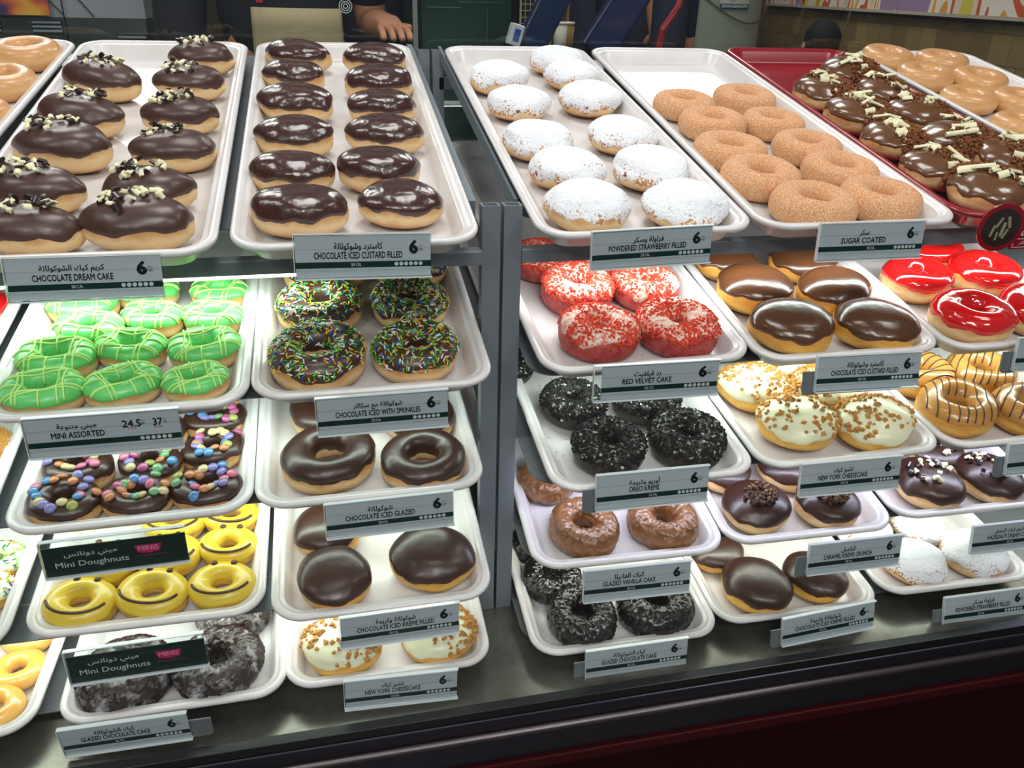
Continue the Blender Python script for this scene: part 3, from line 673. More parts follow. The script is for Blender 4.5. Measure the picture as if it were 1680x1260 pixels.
# ---------------------------------------------------------------- ceiling lamps; those behind the camera and far back are added fill
for i, (x, y) in enumerate([(-1.3, 0.5), (0.1, 0.9), (1.5, 0.5), (-0.7, 2.1), (0.9, 2.1), (0.1, -0.9), (-1.2, -1.4), (1.4, -1.4), (0.1, -1.9), (1.6, 3.6), (-0.9, 3.6)]):
    f = MB(); f.box((-.32, -.32, 0), (.32, .32, .05)); fr = f.build('ceiling_and_fill_lamp', M_led_house)
    tag(fr, 'square white lamp panel, unseen overhead; front and far ones added as fill', 'lamp', 'ceiling panels above the counter')
    fr.location = (x, y, 2.45)
    d = MB(); d.box((-.29, -.29, -.004), (.29, .29, -.0005)); d.build('diffuser', mat('lamp_diffuser', (255, 255, 255), 0.5, emit=(255, 250, 244), estr=1.5), fr)
    ld = bpy.data.lights.new('lamp_light', 'AREA'); ld.energy = LAMP_POWER * (2.2 if y < 0 else (1.8 if y > 3 else 1)); ld.size = 0.56; ld.color = (1.0, 0.97, 0.95)
    lo = bpy.data.objects.new('lamp_light', ld); COL.objects.link(lo); lo.parent = fr; lo.location = (0, 0, -.012)

# ---------------------------------------------------------------- display case
case = empty('display_case', Matrix.Translation((0.3, 0.68, 0)))
tag(case, 'glass fronted display case with stainless deck and burgundy base', 'display case')
X0, X1 = -1.25, 2.05
def cpart(name, a, b, m, bev=0):
    mb = MB(); mb.box((a[0] - 0.3, a[1] - 0.68, a[2]), (b[0] - 0.3, b[1] - 0.68, b[2])); o = mb.build(name, m, case)
    if bev: bevel(o, bev)
    return o
cpart('deck', (X0, 0.690, 0.395), (X1, 1.62, 0.421), M_steel)
cpart('front_glass', (X0, 0.680, 0.418), (X1, 0.686, 1.75), M_glass)
cpart('gasket', (X0, 0.6765, 0.4215), (X1, 0.6900, 0.4345), M_black, 0.001)
cpart('upper_trim', (X0, 0.674, 0.400), (X1, 0.6895, 0.4212), M_trim, 0.002)
o = MB(); o.tube([(X0 - .3, -0.0095, 0.3985), (X1 - .3, -0.0095, 0.3985)], 0.005, 10); o.build('trim_bead', mat('bright_bead', (100, 94, 94), 0.42, metal=0.9), case, True)
cpart('lower_trim', (X0, 0.672, 0.352), (X1, 0.6895, 0.3965), M_trim, 0.002)
cpart('base_edging', (X0, 0.666, 0.335), (X1, 0.690, 0.3515), M_burg_edge, 0.002)
cpart('base_panel', (X0, 0.669, 0.02), (X1, 0.700, 0.3345), M_burg)
cpart('rear_panel', (X0, 1.60, 0.02), (X1, 1.62, 0.394), M_burg)
cpart('rear_glass', (X0, 1.585, 0.422), (1.148, 1.589, 1.75), M_glass)
cpart('rear_glass', (1.152, 1.592, 0.422), (X1, 1.596, 1.75), M_glass)
cpart('glass_post', (0.172, 1.575, 0.422), (0.180, 1.5845, 1.75), mat('glass_edge_strip', (120, 128, 124), 0.3, metal=0.3))

# ---------------------------------------------------------------- racks with their shelves and LED strips
SHELF = {}   # side, shelf -> y, z, slope of the tray rim plane
for name, t in TRAYS.items():
    k = int(name[0]) if name[0] != 'T' else 1
    if name in ('T2', '2B', '3B', '4B', '5B'): SHELF['left', k] = (t[0][1], t[0][2], t[1])
    if name in ('T4', '2D', '3D', '4D', '5D'): SHELF['right', k] = (t[0][1], t[0][2], t[1])
def sheet(mb, x0, x1, side, y, z, tl, v0, v1, drop, th):
    """a shelf sheet with one rounded front corner beside the posts"""
    r = 0.03; pts = []
    if side == 'left':
        pts = [(x0, v0)] + [(x1 - r + r * math.sin(a), v0 + r - r * math.cos(a)) for a in [PI / 2 * i / 8 for i in range(9)]] + [(x1, v1), (x0, v1)]
    else:
        pts = [(x0 + r - r * math.sin(a), v0 + r - r * math.cos(a)) for a in [PI / 2 * (8 - i) / 8 for i in range(9)]] + [(x1, v0), (x1, v1), (x0, v1)]
    n = len(pts); vs = []
    for dz in (0, -th):
        for px, v in pts:
            q = drop + dz
            vs.append((px, y + v * math.cos(tl) - q * math.sin(tl), z + v * math.sin(tl) + q * math.cos(tl)))
    mb.add(vs, [tuple(range(n)), tuple(range(2 * n - 1, n - 1, -1))] + [(i, n + i, n + (i + 1) % n, (i + 1) % n) for i in range(n)])
for side, xa, xb, px0, px1, rx0, rx1 in (('left', -0.76, 0.1605, 0.1640, 0.1845, 0.172, 0.192), ('right', 0.2115, 1.30, 0.1885, 0.2090, 0.197, 0.217)):
    rack = empty('display_rack', Matrix.Translation((px0, 0.87, 0.4215)))
    tag(rack, 'grey steel rack of five sloping shelves %s the twin posts' % ('left of' if side == 'left' else 'right of'), 'rack', 'grey display racks')
    off = Vector((px0, 0.87, 0.4215))
    def rp(name, mb, m, smooth=False):
        mb.v = [tuple(Vector(v) - off) for v in mb.v]; return mb.build(name, m, rack, smooth)
    def post(name, x0, x1, y0, y1, z1):
        mb = MB(); w = 0.0025
        for a, b in (((x0, y0), (x1, y0 + w)), ((x0, y1 - w), (x1, y1)), ((x0, y0 + w), (x0 + w, y1 - w)), ((x1 - w, y0 + w), (x1, y1 - w))):
            mb.box((a[0], a[1], 0.4215), (b[0], b[1], z1))
        mb.box((x0 + w, y0 + w, 0.4215), (x1 - w, y1 - w, z1 - .02)) 
        rp(name, mb, M_steel_grey)
    post('front_post', px0, px1, 0.862, 0.880, 0.986)
    post('rear_post', rx0, rx1, 1.515, 1.535, 1.100)
    xo0, xo1 = (xa, px0) if side == 'left' else (px1, xb)
    far = xa + 0.01 if side == 'left' else xb - 0.03
    post('front_post', far, far + .02, 0.862, 0.880, 0.94); post('rear_post', far, far + .02, 1.515, 1.535, 1.08)
    mb = MB(); mb.box((xo0 if side == 'left' else xo0 + .0002, 0.858, 0.921), (xo1 - (.0002 if side == 'left' else 0), 0.876, 0.9375)); bevel(rp('front_rail', mb, M_steel_grey), 0.0015)
    mb = MB(); mb.box((xo0, 1.515, 1.035), (xo1, 1.530, 1.055)); rp('rear_rail', mb, M_steel_grey)
    # side rail of the top shelf, sloping back beside the trays
    y, z, tl = SHELF[side, 1]
    mb = MB(); sx = (0.1535, 0.1625) if side == 'left' else (0.2105, 0.2150)
    Mx = Matrix.Translation((0, y, z)) @ Matrix.Rotation(tl, 4, 'X')
    mb.box((sx[0], 0.115, -0.030), (sx[1], 0.755, -0.012), M=Mx); rp('side_rail', mb, M_steel_grey)
    for k in range(1, 6):
        y, z, tl = SHELF[side, k]
        mb = MB(); sheet(mb, xa, xb, side, y, z, tl, 0.042 if k > 1 else 0.10, 0.74, -0.0292, 0.0016)
        recalc(rp('shelf_sheet', mb, M_panel))
        if k < 5:   # LED strip under this sheet, lighting the shelf below
            vv = 0.105 if k > 1 else 0.128; L0, L1 = (-0.66, -0.005 if k == 1 else 0.13) if side == 'left' else (0.24, 1.2)
            yy = y + vv * math.cos(tl); zz = z + vv * math.sin(tl) - 0.0292 * math.cos(tl) - 0.0095
            if k == 1: zz = 0.9100 if side == 'left' else 0.919; yy = 0.900
            lm = MB(); lm.tube([(L0, yy, zz), (L1, yy, zz)], 0.0055, 10); rp('led_tube', lm, M_led, True)
            hs = MB(); hs.box((L0 - .01, yy - .007, zz + .0058), (L1 + .01, yy + .007, zz + .0078)); rp('tube_housing', hs, M_led_house)
            colr, pw = LED[side, k + 1]
            la = bpy.data.lights.new('led_light', 'AREA'); la.shape = 'RECTANGLE'; la.size = L1 - L0; la.size_y = 0.012; la.color = colr; la.energy = pw * (L1 - L0)
            lo = bpy.data.objects.new('led_light', la); COL.objects.link(lo); lo.parent = rack
            lo.location = Vector(((L0 + L1) / 2, yy + .004, zz - .008)) - off; lo.rotation_euler = (math.radians(16), 0, 0)

# ---------------------------------------------------------------- trays
def tray_matrix(name):
    o, tl, a, w, sy, items = TRAYS[name]
    u = Vector((1, 0, 0)); v = Vector((0, math.cos(tl), math.sin(tl)))
    U = u * math.cos(a) + v * math.sin(a); V = v * math.cos(a) - u * math.sin(a); Nn = U.cross(V)
    M = Matrix((U, V, Nn)).transposed().to_4x4(); M.translation = Vector(o); return M
def tray_mesh(w, L_, m, Rr=0.036):
    prof = [(0.026, -0.0265), (0.0215, -0.0255), (0.0125, -0.0085), (0.0065, -0.0075), (0.001, -0.0065), (0.0, -0.0045), (0.0, -0.002), (0.0015, -0.0005), (0.004, 0.0), (0.0075, -0.0004),
            (0.0092, -0.0022), (0.0105, -0.0032), (0.0135, -0.0034), (0.0152, -0.0048), (0.0215, -0.0205), (0.0245, -0.0235), (0.030, -0.0245)]
    m_ = MB(); seg = 9; n = 4 * (seg + 1); vs = []
    for ins, z in prof:
        r = max(Rr - ins * 0.75, 0.012); hx = w / 2 - ins
        for cx, cy, a0 in ((hx - r, ins + r, -PI / 2), (hx - r, L_ - ins - r, 0), (-hx + r, L_ - ins - r, PI / 2), (-hx + r, ins + r, PI)):
            for i in range(seg + 1):
                a = a0 + PI / 2 * i / seg; vs.append((cx + r * math.cos(a), cy + r * math.sin(a), z))
    fs = [(j * n + i, j * n + (i + 1) % n, (j + 1) * n + (i + 1) % n, (j + 1) * n + i) for j in range(len(prof) - 1) for i in range(n)]
    fs += [tuple(range(n - 1, -1, -1)), tuple((len(prof) - 1) * n + i for i in range(n))]
    m_.add(vs, fs)
    me = m_.mesh('serving_tray', m)
    me.polygons.foreach_set('use_smooth', [len(p.vertices) == 4 for p in me.polygons]); return me
SH = {1: 'top shelf', 2: 'second shelf', 3: 'third shelf', 4: 'fourth shelf', 5: 'bottom shelf'}
WHAT = {  # kind, look of the doughnut, what its tray holds
 'T0': ('glazed', 'plain glazed ring doughnut', 'glazed ring doughnuts at the far left'),
 'T1': ('dream', 'chocolate doughnut with white and dark chips', 'chocolate doughnuts topped with chips'),
 'T2': ('custard_oval', 'glossy oval chocolate iced doughnut', 'glossy oval chocolate iced doughnuts'),
 'T3': ('powdered', 'round powdered sugar doughnut', 'powdered sugar doughnuts'),
 'T4': ('sugar', 'sugar coated ring doughnut', 'sugar coated ring doughnuts'),
 'T5': ('cookie_crunch', 'biscuit crumb doughnut with white curls', ''),
 'T6': ('glazed', 'plain glazed ring doughnut', 'glazed ring doughnuts at the far right'),
 '2A': ('green', 'mini green iced ring doughnut', 'mini green iced doughnuts'),
 '2B': ('sprinkles', 'chocolate ring doughnut with coloured sprinkles', 'doughnuts with coloured sprinkles'),
 '3A': ('candy', 'mini chocolate ring with coloured candies', 'mini doughnuts with coloured candies'),
 '3B': ('choc_ring', 'plain chocolate iced ring doughnut', 'plain chocolate iced ring doughnuts'),
 '4A': ('smiley', 'mini yellow smiley face doughnut', 'yellow smiley doughnuts'),
 '4B': ('kreme', 'round chocolate iced doughnut', 'round chocolate iced doughnuts'),
 '5A': ('choc_cake_white', 'whitish glazed chocolate cake ring', 'whitish chocolate cake rings'),
 '5B': ('cheesecake', 'cream iced doughnut with biscuit bits', 'cream iced doughnuts'),
 '2C': ('red_velvet', 'red velvet crumb ring doughnut', 'red velvet ring doughnuts'),
 '2D': ('custard_round', 'round shiny chocolate iced doughnut', 'round shiny chocolate iced doughnuts'),
 '2E': ('strawberry', 'glossy red iced ring doughnut', 'glossy red iced doughnuts'),
 '3C': ('cookies_cream', 'black cookie crumb ring doughnut', 'black cookie crumb rings'),
 '3D': ('cheesecake', 'cream iced doughnut with biscuit bits', 'cream iced doughnuts'),
 '3E': ('drizzle', 'caramel iced ring with chocolate drizzle', 'caramel drizzle rings'),
 '4C': ('vanilla', 'brown glazed vanilla cake ring', 'glazed vanilla cake rings'),
 '4D': ('caramel_crunch', 'chocolate doughnut with brown crunch topping', 'chocolate doughnuts with brown crunch'),
 '4E': ('hazelnut', 'round chocolate doughnut with chips', 'round chocolate doughnuts with chips'),
 '5C': ('choc_cake', 'dark glazed chocolate cake ring', 'dark chocolate cake rings'),
 '5D': ('kreme', 'round chocolate iced doughnut', 'round chocolate iced doughnuts'),
 '5E': ('powdered', 'round powdered sugar doughnut', 'powdered sugar doughnuts'),
 '2Z': ('strawberry', 'small red iced doughnut', 'a red iced doughnut at the far left'),
 '3Z': ('peanut', 'nut crumb doughnut', 'a nut crumb doughnut at the far left'),
 '4Z': ('mini_sprinkles', 'mini white doughnut with coloured sprinkles', 'mini sprinkle doughnuts at the far left'),
 '5Z': ('glazed_yellow', 'small golden glazed doughnut', 'golden glazed doughnuts at the far left'),
}
ORD = ['front', 'second from front', 'third from front', 'fourth from front', 'fifth from front', 'sixth from front', 'seventh from front']
YAW = {'T1': [-.1, -.1, -.05, .1, .0, -.05, -.4, -.4, -.25, -.15, -.1], 'T2': [-.35, -.25, -.15, 0, -.05, -.05, -.05, -.1, -.05, -.1, -.1, -.15]}
for name in sorted(TRAYS):
    o, tl, a, w, sy, items = TRAYS[name]
    kind, look, holds = WHAT[name]
    shelf = 1 if name[0] == 'T' else int(name[0])
    TM = tray_matrix(name)
    t = link('serving_tray', tray_mesh(w, 0.718, M_tray_red if name == 'T5' else M_tray)); t.matrix_world = TM
    lab = 'burgundy plastic tray holding biscuit crumb doughnuts on the top shelf' if name == 'T5' else 'white plastic tray of %s on the %s' % (holds, SH[shelf])
    tag(t, lab, 'tray', 'trays on the %s' % SH[shelf])
    cols = 3 if name in ('2A', '3A', '4A') else (1 if name in ('2Z', '3Z', '4Z', '5Z', 'T0') else 2)
    def col(u): return (0 if u < 0 else 1) if cols == 2 else (0 if cols == 1 else (0 if u < -.035 else (1 if u < .04 else 2)))
    cn = {1: [''], 2: ['left row', 'right row'], 3: ['left row', 'middle row', 'right row']}[cols]
    for i, (u, v, d) in enumerate(items):
        c = col(u); rank = sum(1 for q in items if col(q[0]) == c and q[1] < v)
        dn = doughnut(kind, d, (0.62 if name == 'T1' else (0.84 if i == 11 else 0.66)) if name in ('T1', 'T2') else (0.95 if name[0] == 'T' else sy + (0.02 if sy < .9 else 0)), 17 * i + sum(ord(ch) for ch in name) * 3)
        yaw = YAW[name][i] if name in YAW else (R.uniform(-.25, .25) if kind in ('smiley',) else (R.uniform(-.4, .4) if sy < .9 or kind in ('drizzle', 'cheesecake', 'cookie_crunch') else R.uniform(0, 6.28)))
        dn.matrix_world = TM @ Matrix.Translation((u, v, -0.0242)) @ Matrix.Rotation(R.uniform(-.03, .03), 4, 'X') @ Matrix.Rotation(yaw, 4, 'Z')
        place = SH[shelf] + {'T0': ', far left tray', 'T6': ', far right tray', '4Z': ', far left tray', '5Z': ', far left tray'}.get(name, '')
        parts = [look] + ([cn[c]] if cn[c] else []) + [ORD[rank], place]
        if len(items) == 1: parts = [look, 'far left', place]
        tag(dn, ', '.join(parts), 'doughnut', '%s on the %s' % (look + 's', SH[shelf]))

# crumbs fallen on two trays
for nm, m, label, n, box_, s in (('3C', M_oreo_crumb, 'black cookie crumbs scattered on the white tray', 90, (-.11, .0, .03, .30), .0009),
                                 ('2C', M_velvet_crumb, 'red crumbs scattered on the white tray', 26, (-.11, .1, .03, .34), .0009)):
    mb = MB(); rng = random.Random(5)
    for _ in range(n):
        u = rng.uniform(box_[0], box_[1]) ; v = rng.uniform(box_[2], box_[3])
        chunk(mb, (u * (0.4 + 0.6 * rng.random()) - .03 * (rng.random()), v, -0.0238), rng.uniform(.0005, .0013), rng)
    o = mb.build('fallen_crumbs', m); o.matrix_world = tray_matrix(nm); tag(o, label, 'crumbs', None, 'stuff')

# ---------------------------------------------------------------- lettering
FORMS = {  # isolated, final, initial, medial
 'ا': (0xFE8D, 0xFE8E, 0, 0), 'أ': (0xFE83, 0xFE84, 0, 0), 'ب': (0xFE8F, 0xFE90, 0xFE91, 0xFE92), 'ة': (0xFE93, 0xFE94, 0, 0), 'ت': (0xFE95, 0xFE96, 0xFE97, 0xFE98),
 'د': (0xFEA9, 0xFEAA, 0, 0), 'ر': (0xFEAD, 0xFEAE, 0, 0), 'ز': (0xFEAF, 0xFEB0, 0, 0), 'س': (0xFEB1, 0xFEB2, 0xFEB3, 0xFEB4), 'ش': (0xFEB5, 0xFEB6, 0xFEB7, 0xFEB8),
 'ع': (0xFEC9, 0xFECA, 0xFECB, 0xFECC), 'ف': (0xFED1, 0xFED2, 0xFED3, 0xFED4), 'ق': (0xFED5, 0xFED6, 0xFED7, 0xFED8), 'ك': (0xFED9, 0xFEDA, 0xFEDB, 0xFEDC),
 'ل': (0xFEDD, 0xFEDE, 0xFEDF, 0xFEE0), 'م': (0xFEE1, 0xFEE2, 0xFEE3, 0xFEE4), 'ن': (0xFEE5, 0xFEE6, 0xFEE7, 0xFEE8), 'ه': (0xFEE9, 0xFEEA, 0xFEEB, 0xFEEC),
 'و': (0xFEED, 0xFEEE, 0, 0), 'ي': (0xFEF1, 0xFEF2, 0xFEF3, 0xFEF4), 'ج': (0xFE9D, 0xFE9E, 0xFE9F, 0xFEA0)}
def arabic(s):
    out = []
    for i, ch in enumerate(s):
        prev_joins = i > 0 and s[i - 1] in FORMS and FORMS[s[i - 1]][2] != 0
        if ch == '\uE001': out.append(chr(0xFEFC if prev_joins else 0xFEFB)); continue
        if ch not in FORMS: out.append(ch); continue
        f = FORMS[ch]; nxt = i + 1 < len(s) and (s[i + 1] in FORMS or s[i + 1] == '\uE001')
        if f[2] and nxt: out.append(chr(f[3] if prev_joins else f[2]))
        else: out.append(chr(f[1] if prev_joins else f[0]))
    return ''.join(reversed(out))
TXT = {}
def text_data(s, bold):
    key = (s, bold)
    if key not in TXT:
        c = bpy.data.curves.new('t', 'FONT'); c.body = s; c.resolution_u = 2; c.offset = 0
        o = bpy.data.objects.new('t', c); COL.objects.link(o); bpy.context.view_layer.update()
        me = bpy.data.meshes.new_from_object(o.evaluated_get(bpy.context.evaluated_depsgraph_get()))
        vs = [v.co.copy() for v in me.vertices]; fs = [tuple(p.vertices) for p in me.polygons]
        bpy.data.objects.remove(o); bpy.data.curves.remove(c); bpy.data.meshes.remove(me)
        x0 = min(v.x for v in vs); x1 = max(v.x for v in vs); y0 = min(v.y for v in vs); y1 = max(v.y for v in vs)
        TXT[key] = (vs, fs, x0, x1, y0, y1)
    return TXT[key]
def text(mb, s, x, z, width, height, y, bold=0.02, shear=0.0, yoff=None):
    """lays a line of text in the x, z plane with its box centred on x, z"""
    vs, fs, x0, x1, y0, y1 = text_data(s, bold)
    sx = width / (x1 - x0); sz = height / (y1 - y0)
    for ox, oy in (((-bold, 0), (bold, 0), (0, -bold), (0, bold)) if bold > .012 else ((-bold, 0), (bold, 0))):   # a heavier weight
        mb.add([((v.x + ox - (x0 + x1) / 2) * sx + x + shear * (v.y - y0) * sz, y + ox * 1e-4, (v.y + oy - (y0 + y1) / 2) * sz + z) for v in vs], fs)
def disc(mb, x, z, r, y, n=16):
    mb.add([(x + r * math.cos(2 * PI * i / n), y, z + r * math.sin(2 * PI * i / n)) for i in range(n)], [tuple(range(n))])

# ---------------------------------------------------------------- price tags
TAGS = {  # english, arabic, calories, description, bracket side
 'dream': ('CHOCOLATE DREAM CAKE', 'كريم كيك الشوكولاتة', '360', 'CHOCOLATE DREAM CAKE', 'top shelf'),
 'custL': ('CHOCOLATE ICED CUSTARD FILLED', 'كاسترد وشوكولاتة', '300', 'CHOCOLATE ICED CUSTARD FILLED, left of posts', 'top shelf'),
 'miniass': ('MINI ASSORTED', 'ميني متنوعة', '', 'MINI ASSORTED', 'second shelf'),
 'sprink': ('CHOCOLATE ICED WITH SPRINKLES', 'شوكولاتة مع سكاكر', '270', 'CHOCOLATE ICED WITH SPRINKLES', 'second shelf'),
 'glazedL': ('CHOCOLATE ICED GLAZED', 'شوكولاتة', '250', 'CHOCOLATE ICED GLAZED', 'third shelf'),
 'mini1': ('', '', '', 'Mini Doughnuts', 'third shelf'),
 'mini2': ('', '', '', 'Mini Doughnuts', 'fourth shelf'),
 'chocL': ('GLAZED CHOCOLATE CAKE', 'كيك الشوكولاتة', '300', 'GLAZED CHOCOLATE CAKE, left of posts', 'bottom shelf'),
 'kremeL': ('CHOCOLATE ICED KREME FILLED', 'شوكولاتة وكريمة', '350', 'CHOCOLATE ICED KREME FILLED', 'fourth shelf'),
 'nyL': ('NEW YORK CHEESECAKE', 'تشيز كيك', '340', 'NEW YORK CHEESECAKE', 'bottom shelf'),
 'powR': ('POWDERED STRAWBERRY FILLED', 'فراولة وسكر', '290', 'POWDERED STRAWBERRY FILLED', 'top shelf'),
 'sugar': ('SUGAR COATED', 'سكر', '200', 'SUGAR COATED', 'top shelf'),
 'redv': ('RED VELVET CAKE', 'رد فيلفيت', '353', 'RED VELVET CAKE', 'second shelf'),
 'custR': ('CHOCOLATE ICED CUSTARD FILLED', 'كاسترد وشوكولاتة', '300', 'CHOCOLATE ICED CUSTARD FILLED', 'second shelf'),
 'oreo': ('OREO KREME', 'أوريو وكريمة', '372', 'over black cookie crumb rings', 'third shelf'),
 'nyR': ('NEW YORK CHEESECAKE', 'تشيز كيك', '340', 'NEW YORK CHEESECAKE', 'third shelf'),
 'van': ('GLAZED VANILLA CAKE', 'كيك الفانيلا', '300', 'GLAZED VANILLA CAKE', 'fourth shelf'),
 'caram': ('CARAMEL KREME CRUNCH', 'كراميل', '380', 'CARAMEL KREME CRUNCH', 'fourth shelf'),
 'haz': ('HAZELNUT DREAM CAKE', 'كريم كيك البندق', '380', 'HAZELNUT DREAM', 'fourth shelf'),
 'chocR': ('GLAZED CHOCOLATE CAKE', 'كيك الشوكولاتة', '300', 'GLAZED CHOCOLATE CAKE, right of posts', 'bottom shelf'),
 'kremeR': ('CHOCOLATE ICED KREME FILLED', 'شوكولاتة وكريمة', '350', 'CHOCOLATE ICED KREME FILLED', 'bottom shelf'),
 'powR2': ('POWDERED STRAWBERRY FILLED', 'فراولة وسكر', '290', 'POWDERED STRAWBERRY FILLED', 'bottom shelf'),
 'E2': ('STRAWBERRY ICED', 'فراولة', '250', 'cut by the right edge of the view', 'second shelf'),
 'E3': ('PEANUT BUTTER', 'كراميل', '350', 'reading P, cut by the right edge of the view', 'third shelf'),
}
BR = {'chocL': 1, 'caram': -1, 'kremeR': -1, 'powR2': -1, 'E3': -1, 'E2': -1, 'chocR': -1, 'custR': -1, 'oreo': -1}
for key, (en, ar, cal, what, shelfname) in TAGS.items():
    x, y, z, yaw, lean, roll, w, h = TAG_POSE[key]
    u = Vector((1, 0, 0)); v = Vector((0, math.sin(lean), math.cos(lean)))
    cr_, sr = math.cos(roll), math.sin(roll); u, v = u * cr_ + v * sr, v * cr_ - u * sr
    Y = Matrix.Rotation(yaw, 3, 'Z'); u = Y @ u; v = Y @ v; n = v.cross(u)
    M = Matrix((u, n, v)).transposed().to_4x4(); M.translation = Vector((x, y, z))
    t = empty('price_tag', M)
    mini = key in ('mini1', 'mini2')
    dark = 'dark green' if mini else 'white'
    tag(t, ('%s price tag reading %s, %s' % (dark, what, shelfname)) if what[0].isupper() else '%s price tag %s, %s' % (dark, what, shelfname), 'price tag', 'price tags along the shelves')
    # clear holder: front and back sheets, ledges above and below, ridges across the front
    hb = MB()
    hb.box((-w / 2, -.0022, -h / 2), (w / 2, -.0014, h / 2)); hb.box((-w / 2, .0014, -h / 2), (w / 2, .0022, h / 2 - .003))
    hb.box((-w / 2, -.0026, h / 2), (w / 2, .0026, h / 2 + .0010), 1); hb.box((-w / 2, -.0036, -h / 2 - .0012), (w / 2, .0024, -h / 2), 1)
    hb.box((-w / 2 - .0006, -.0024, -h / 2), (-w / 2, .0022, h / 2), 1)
    for zz in (.17, -.32): hb.box((-w / 2, -.0029, h * zz), (w / 2, -.0022, h * zz + .0007))
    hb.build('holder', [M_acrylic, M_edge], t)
    cx = 0.004 if key == 'redv' else 0
    c = MB(); cw, ch = w - .002 - cx * 2, h * .96 if not mini else h * .80
    cz = 0 if not mini else -h * .08
    c.box((-cw / 2 + cx, -.0006, cz - ch / 2), (cw / 2 + cx, .0006, cz + ch / 2)); card = c.build('card', M_card_dark if mini else M_card, t)
    yv = -.0008
    if mini:
        L_ = MB(); text(L_, arabic('ميني دوناتس'), -w * .17, h * .07, w * .36, h * .20, yv, .012); text(L_, 'Mini Doughnuts', -w * .17, -h * .20, w * .50, h * .20, yv, .004)
        L_.build('lettering', M_inkw, card)
        P = MB(); P.add([(w * .13, yv, h * .12), (w * .32, yv, h * .12), (w * .30, yv, -h * .08), (w * .22, yv, -h * .12), (w * .15, yv, -h * .08)], [(4, 3, 2, 1, 0)]); P.build('logo', M_inkp, card)
        P = MB(); text(P, 'MINIS', w * .225, h * .03, w * .14, h * .13, yv - .0002, .01); P.build('logo_lettering', M_inkv, card)
        P = MB(); text(P, 'One Bite Never Enough', w * .24, -h * .19, w * .22, h * .05, yv, .01); P.build('slogan', M_inkr, card)
    else:
        S = MB(); S.add([(-cw / 2 + cx, yv, -h * .265), (cw / 2 + cx, yv, -h * .265), (cw / 2 + cx, yv, -h * .125), (-cw / 2 + cx, yv, -h * .125)], [(0, 1, 2, 3)]); S.build('stripe', M_card_green, card)
        L_ = MB(); wid = w * min(.64, .0245 * len(en) + .02) if key != 'sugar' else w * .42
        ex = -w * .04 if len(en) > 22 else -w * .08
        if key == 'miniass': ex = -w * .17
        text(L_, en, ex, h * .02, wid, h * .15, yv, .03)
        text(L_, arabic(ar), ex - 0.0 * w, h * .215, w * (.03 + .020 * len(ar)), h * .19, yv, .03)
        if key == 'miniass':
            text(L_, '24.5', w * .18, h * .20, w * .12, h * .18, yv, .03); text(L_, '37', w * .35, h * .20, w * .06, h * .18, yv, .03)
            for q in (.255, .40): text(L_, 'AED', w * q, h * .19, w * .024, h * .045, yv, .02); text(L_, arabic('درهم'), w * q, h * .25, w * .024, h * .05, yv, .01)
            P = MB(); text(P, '10 pcs', w * .18, h * .07, w * .055, h * .07, yv, .02); text(P, '20 pcs', w * .35, h * .07, w * .055, h * .07, yv, .02); P.build('small_print', M_inkr, card)
        else:
            text(L_, '6', w * .365, h * .19, w * .055, h * .29, yv, .06)
            text(L_, 'AED', w * .42, h * .13, w * .032, h * .05, yv, .02); text(L_, arabic('درهم'), w * .42, h * .20, w * .032, h * .055, yv, .01)
        L_.build('lettering', M_ink, card)
        W_ = MB()
        if cal: text(W_, cal + ' CAL', -w * .06 if len(en) > 12 else 0, -h * .195, w * .075, h * .075, yv - .0002, .01)
        for i in range(6): disc(W_, w * (.235 + .036 * i), -h * .195, w * .0145, yv - .0002)
        W_.build('allergen_icons', M_inkw, card)
    if key in BR:
        s_ = BR[key]; b = MB(); x0, x1 = (-w / 2 - .014, w / 2 - .02) if s_ < 0 else (-w / 2 + .03, w / 2 + .022)
        r = .006; xa_, xb_ = x0, x1
        ring = [(xa_ + r - r * math.sin(a), -h / 2 - .004 + r - r * math.cos(a)) for a in [PI / 2 * (6 - i) / 6 for i in range(7)]] + [(xb_ - r + r * math.sin(a), -h / 2 - .004 + r - r * math.cos(a)) for a in [PI / 2 * i / 6 for i in range(7)]]
        ring += [(xb_, -.001 + .004), (xa_, -.001 + .004)]
        k = len(ring)
        b.add([(p[0], .0030, p[1]) for p in ring] + [(p[0], .0044, p[1]) for p in ring], [tuple(range(k)), tuple(range(2 * k - 1, k - 1, -1))] + [(i, k + i, k + (i + 1) % k, (i + 1) % k) for i in range(k)])
        recalc(b.build('bracket', M_panel, t))

# round burgundy picture badge and its small tag on the red tray
bd = empty('picture_badge', Matrix.Translation((0.7425, 0.762, 0.970)) @ Matrix.Rotation(-.22, 4, 'Z') @ Matrix.Rotation(.12, 4, 'X'))
tag(bd, 'round burgundy badge picturing pale curls, clipped to the red tray', 'badge')
mb = MB(); n = 40
vs = [(0.0262 * math.cos(2 * PI * i / n), yy, 0.0285 * math.sin(2 * PI * i / n)) for yy in (-.001, .001) for i in range(n)]
mb.add(vs, [tuple(range(n)), tuple(range(2 * n - 1, n - 1, -1))] + [(i, n + i, n + (i + 1) % n, (i + 1) % n) for i in range(n)]); recalc(mb.build('disc', M_tray_red, bd))
mb = MB(); mb.add([(0.021 * math.cos(2 * PI * i / n), -.0013, 0.023 * math.sin(2 * PI * i / n)) for i in range(n)], [tuple(range(n))]); pc = mb.build('picture', mat('dark_brown_print', (46, 30, 26), 0.4), bd)
mb = MB(); rng = random.Random(3)
